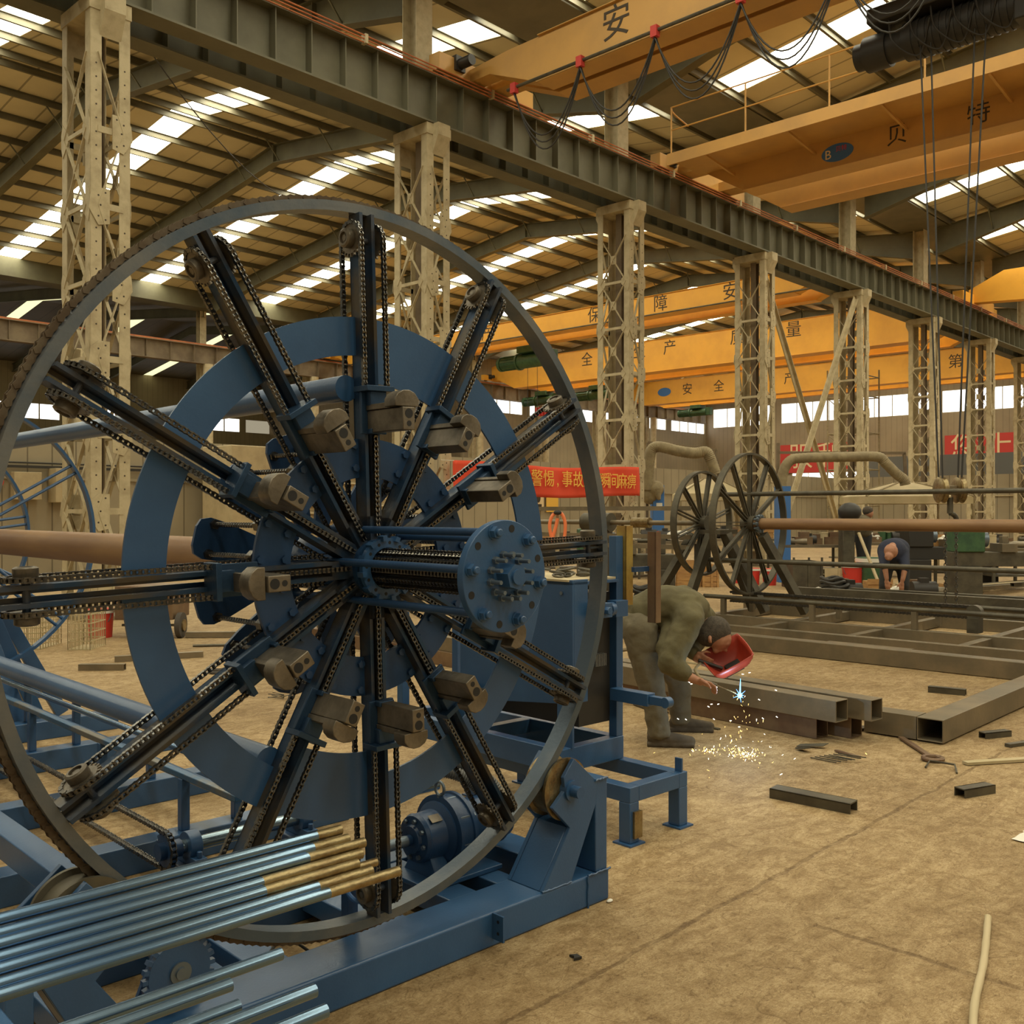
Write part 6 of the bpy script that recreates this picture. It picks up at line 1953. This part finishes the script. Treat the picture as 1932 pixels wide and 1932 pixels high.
def junk(kind, x, F, z, s, where):
    nm, cat, lab = JK[kind]
    lab = lab + ' ' + where
    if kind == 0: g, m = MB().tube((x - .14 * s, F, z + .1 * s), (x + .14 * s, F, z + .1 * s), .1 * s, 16).box(x - .08 * s, x + .08 * s, F - .08 * s, F + .08 * s, z, z + .06 * s).box(x - .05 * s, x + .05 * s, F - .05 * s, F + .05 * s, z + .18 * s, z + .24 * s), 'black'
    elif kind == 1: g, m = MB().box(x - .14 * s, x + .14 * s, F - .1 * s, F + .1 * s, z, z + .12 * s).box(x - .05 * s, x + .1 * s, F - .06 * s, F + .06 * s, z + .12 * s, z + .2 * s), 'steel_red'
    elif kind == 2: g, m = MB().tube((x, F, z), (x, F, z + .2 * s), .08 * s, 16).tube((x, F, z + .2 * s), (x, F, z + .215 * s), .085 * s, 16), rj.choice(['red', 'green', 'hood'])
    elif kind == 3:
        g, m = MB(), 'white'
        for k in range(6): g.ball((x + rj.gauss(0, .1 * s), F + rj.gauss(0, .05 * s), z + .07 * s + abs(rj.gauss(0, .03 * s))), .07 * s * rj.uniform(.8, 1.3), rj.uniform(.8, 1.4), 1, rj.uniform(.6, 1.1), 8)
    elif kind == 4: g, m = MB().box(x - .15 * s, x + .15 * s, F - .1 * s, F + .1 * s, z, z + .16 * s).box(x - .16 * s, x + .16 * s, F - .11 * s, F - .1 * s, z + .12 * s, z + .19 * s), 'wood'
    else: g, m = MB().pipe((x - .2 * s, F, z + .06 * s), (x + .2 * s, F - .1 * s, z + .06 * s), .06 * s, .05 * s, 14), 'steel_brown'
    return lone(nm, g, M[m], lab, cat, 'C', 'odds and ends along the back')


BN = [('low brown workbench left of the far cage machine legs', 1000, 1120, 0, 21.5, .75), ('workbench behind the orange crates', 1200, 1330, 0, 22.0, .85), ('workbench under the first tan hood', 1345, 1470, 0, 24.0, .85),
      ('workbench behind the dark steel bin', 1480, 1600, 0, 21.0, .8), ('workbench under the larger tan hood', 1620, 1740, 0, 22.5, .8), ('workbench right of the hanging chains', 1760, 1860, 0, 20.0, .8), ('workbench at the right edge of the hall', 1870, 1960, 0, 19.0, .8)]
SP_ = ['at its left end', 'second from its left', 'third from its left', 'in its middle', 'right of its middle', 'third from its right', 'near its right end', 'at its right end']
for (lab, x0, x1, y, F, h) in BN:
    a, b, h = bench(lab, x0, x1, y, F, h)
    for k in range(7):
        junk(rj.randrange(6), a + .15 + (b - a - .3) * k / 6.5, F + .4 + rj.uniform(-.1, .1), h, rj.uniform(.9, 1.4), 'on the ' + {1000: 'bench left of the far machine', 1200: 'bench behind the orange crates', 1345: 'bench under the first tan hood', 1480: 'bench behind the dark bin', 1620: 'bench under the larger hood', 1760: 'bench right of the hanging chains', 1870: 'bench at the right edge'}[x0] + ', ' + SP_[k])
for k in range(12):
    x = 1610 + 26 * k; F = 15.2 + .5 * (k % 3)
    junk((k * 5 + 3) % 6, (x - 966) / 1863 * F, F + 2.0, 0, rj.uniform(1.0, 1.5), 'on the floor beyond the far beams, ' + ORD[k] + ' from the left')
for k in range(9):
    x = 1750 + 20 * k; F = 17.5
    X = (x - 966) / 1863 * F
    lone('loose_profile', MB().box_tube((X, F + .3 * (k % 4), .05 + .08 * (k // 4)), (X + 1.6, F + 1.1 + .3 * (k % 4), .05 + .08 * (k // 4)), .08, .07, .01), M['hood' if k % 3 == 0 else 'steel_brown'],
         'steel profile in the loose heap at the far right, ' + ORD[k] + ' from the left', 'steel profile', 'C', 'loose profiles at the far right', smooth=0)
lone('leaning_bar', MB().bar(P3(1620, 1005, 18.6), V((1665 - 966) / 1863 * 18.0, 18.0, .03), .05, .03), M['hood'], 'pale bar leaning left of the second bending worker', 'steel bar', 'C', smooth=0)
t = thing('drill_press', 'dark drilling machine with a round head behind the far rusty pipe', 'machine', (F2 * .0 + (1600 - 966) / 1863 * 20.5, 20.5, 0), 'C')
xx = (1600 - 966) / 1863 * 20.5
part('column', MB().box(xx - .12, xx + .12, 20.45, 20.75, 0, 1.5), M['steel_dark'], t, bevel=.01)
part('head', MB().ball((xx, 20.4, 1.5), .22, 1.1, 1, .9, 14).tube((xx, 20.3, 1.1), (xx, 20.3, 1.4), .05, 12), M['black'], t)
part('base', MB().box(xx - .35, xx + .35, 20.1, 20.9, 0, .15), M['steel_dark'], t)
t = thing('scaffold_tower', 'thin brown scaffold tower between lattice columns in front of the end wall', 'scaffold', (47.5, 21.5, 0))
g = MB()
for x, y in ((47, 20.5), (48.5, 20.5), (47, 22.5), (48.5, 22.5)): g.tube((x, y, 0), (x, y, 8.6), .04, 6)
for z in (1.8, 3.6, 5.4, 7.2, 8.2):
    for a, b in (((47, 20.5), (48.5, 20.5)), ((47, 22.5), (48.5, 22.5)), ((47, 20.5), (47, 22.5)), ((48.5, 20.5), (48.5, 22.5))): g.tube((*a, z), (*b, z), .03, 6)
for z in (0, 1.8, 3.6, 5.4): g.tube((47, 20.5, z), (47, 22.5, z + 1.8), .025, 6)
part('tubes', g, M['duct'], t, kind='stuff')
g = MB()
for i, (px, yy) in enumerate(((40, 14.2),)): pass
lone('roof_wire', MB().path([(7.0 + 1.0 * i, 14.9 + .9 * i, 9.3 - .03 * i * (8 - i) + .05 * i) for i in range(9)], .012, 5), M['cable'], 'thin black wire strung from the first column across the middle bay', 'wire')
t = thing('wall_extension', 'dark grey container like boxes behind the partition at far right', 'container', (56, 18.5, 0))
part('container_box', MB().box(54, 58, 14, 24, 0, 4.55), M['grey'], t, smooth=0)

# dark machine tools along the middle of the hall
def lathe_machine(lab, x, F, L=2.0, m='steel_dark'):
    X = (x - 966) / 1863 * F
    t = thing('lathe', lab, 'machine', (X, F, 0), 'C', 'machine tools in the middle of the hall')
    part('bed', MB().box(X - L / 2, X + L / 2, F - .2, F + .2, .55, .8).box(X - L / 2, X - L / 2 + .45, F - .25, F + .25, 0, .55).box(X + L / 2 - .35, X + L / 2, F - .22, F + .22, 0, .55), M[m], t, bevel=.01, smooth=0)
    part('headstock', MB().box(X - L / 2, X - L / 2 + .5, F - .24, F + .24, .8, 1.22), M['green' if m == 'steel_dark' else m], t, bevel=.02)
    part('chuck', MB().tube((X - L / 2 + .5, F, 1.02), (X - L / 2 + .62, F, 1.02), .14, 24), M['bolt'], t)
    part('tool_post', MB().box(X - .12, X + .15, F - .26, F + .2, .8, .95).box(X - .05, X + .06, F - .12, F, .95, 1.08), M['steel_brown'], t, bevel=.005)
    part('tailstock', MB().box(X + L / 2 - .4, X + L / 2 - .15, F - .15, F + .15, .8, 1.1).tube((X + L / 2 - .6, F, 1.02), (X + L / 2 - .4, F, 1.02), .035, 12), M['steel_dark'], t, bevel=.01)


for i, (x, F, L, lab) in enumerate(((1060, 18.5, 2.2, 'dark lathe behind the cabinet and the right spokes'), (1180, 16.5, 1.6, 'dark lathe beyond the yellow guide plates'), (1790, 19.9, 1.8, 'dark lathe behind the hanging chains'),
                                    (1890, 17.4, 1.8, 'dark lathe near the right edge under the rusty pipe'))):
    lathe_machine(lab, x, F, L, 'steel_dark' if i % 2 else 'black')
for i, (x, F, lab) in enumerate(((1110, 15.5, 'heap of dark hose and rope right of the big end plate'), (1225, 15.2, 'heap of dark hose left of the orange crates'), (1575, 17.2, 'heap of dark hose between far bed and green drum'))):
    g = MB(); X = (x - 966) / 1863 * F
    for k in range(6):
        r = .28 - .02 * k
        g.path([(X + r * math.cos(q) + .05 * math.sin(k), F + r * math.sin(q), .04 + .06 * k + .02 * math.sin(3 * q + k)) for q in [2 * PI * j / 20 for j in range(20)]], .032, 7, closed=True)
    lone('coiled_hose', g, M['cable'], lab, 'hose', 'C', 'coiled hoses on the floor')
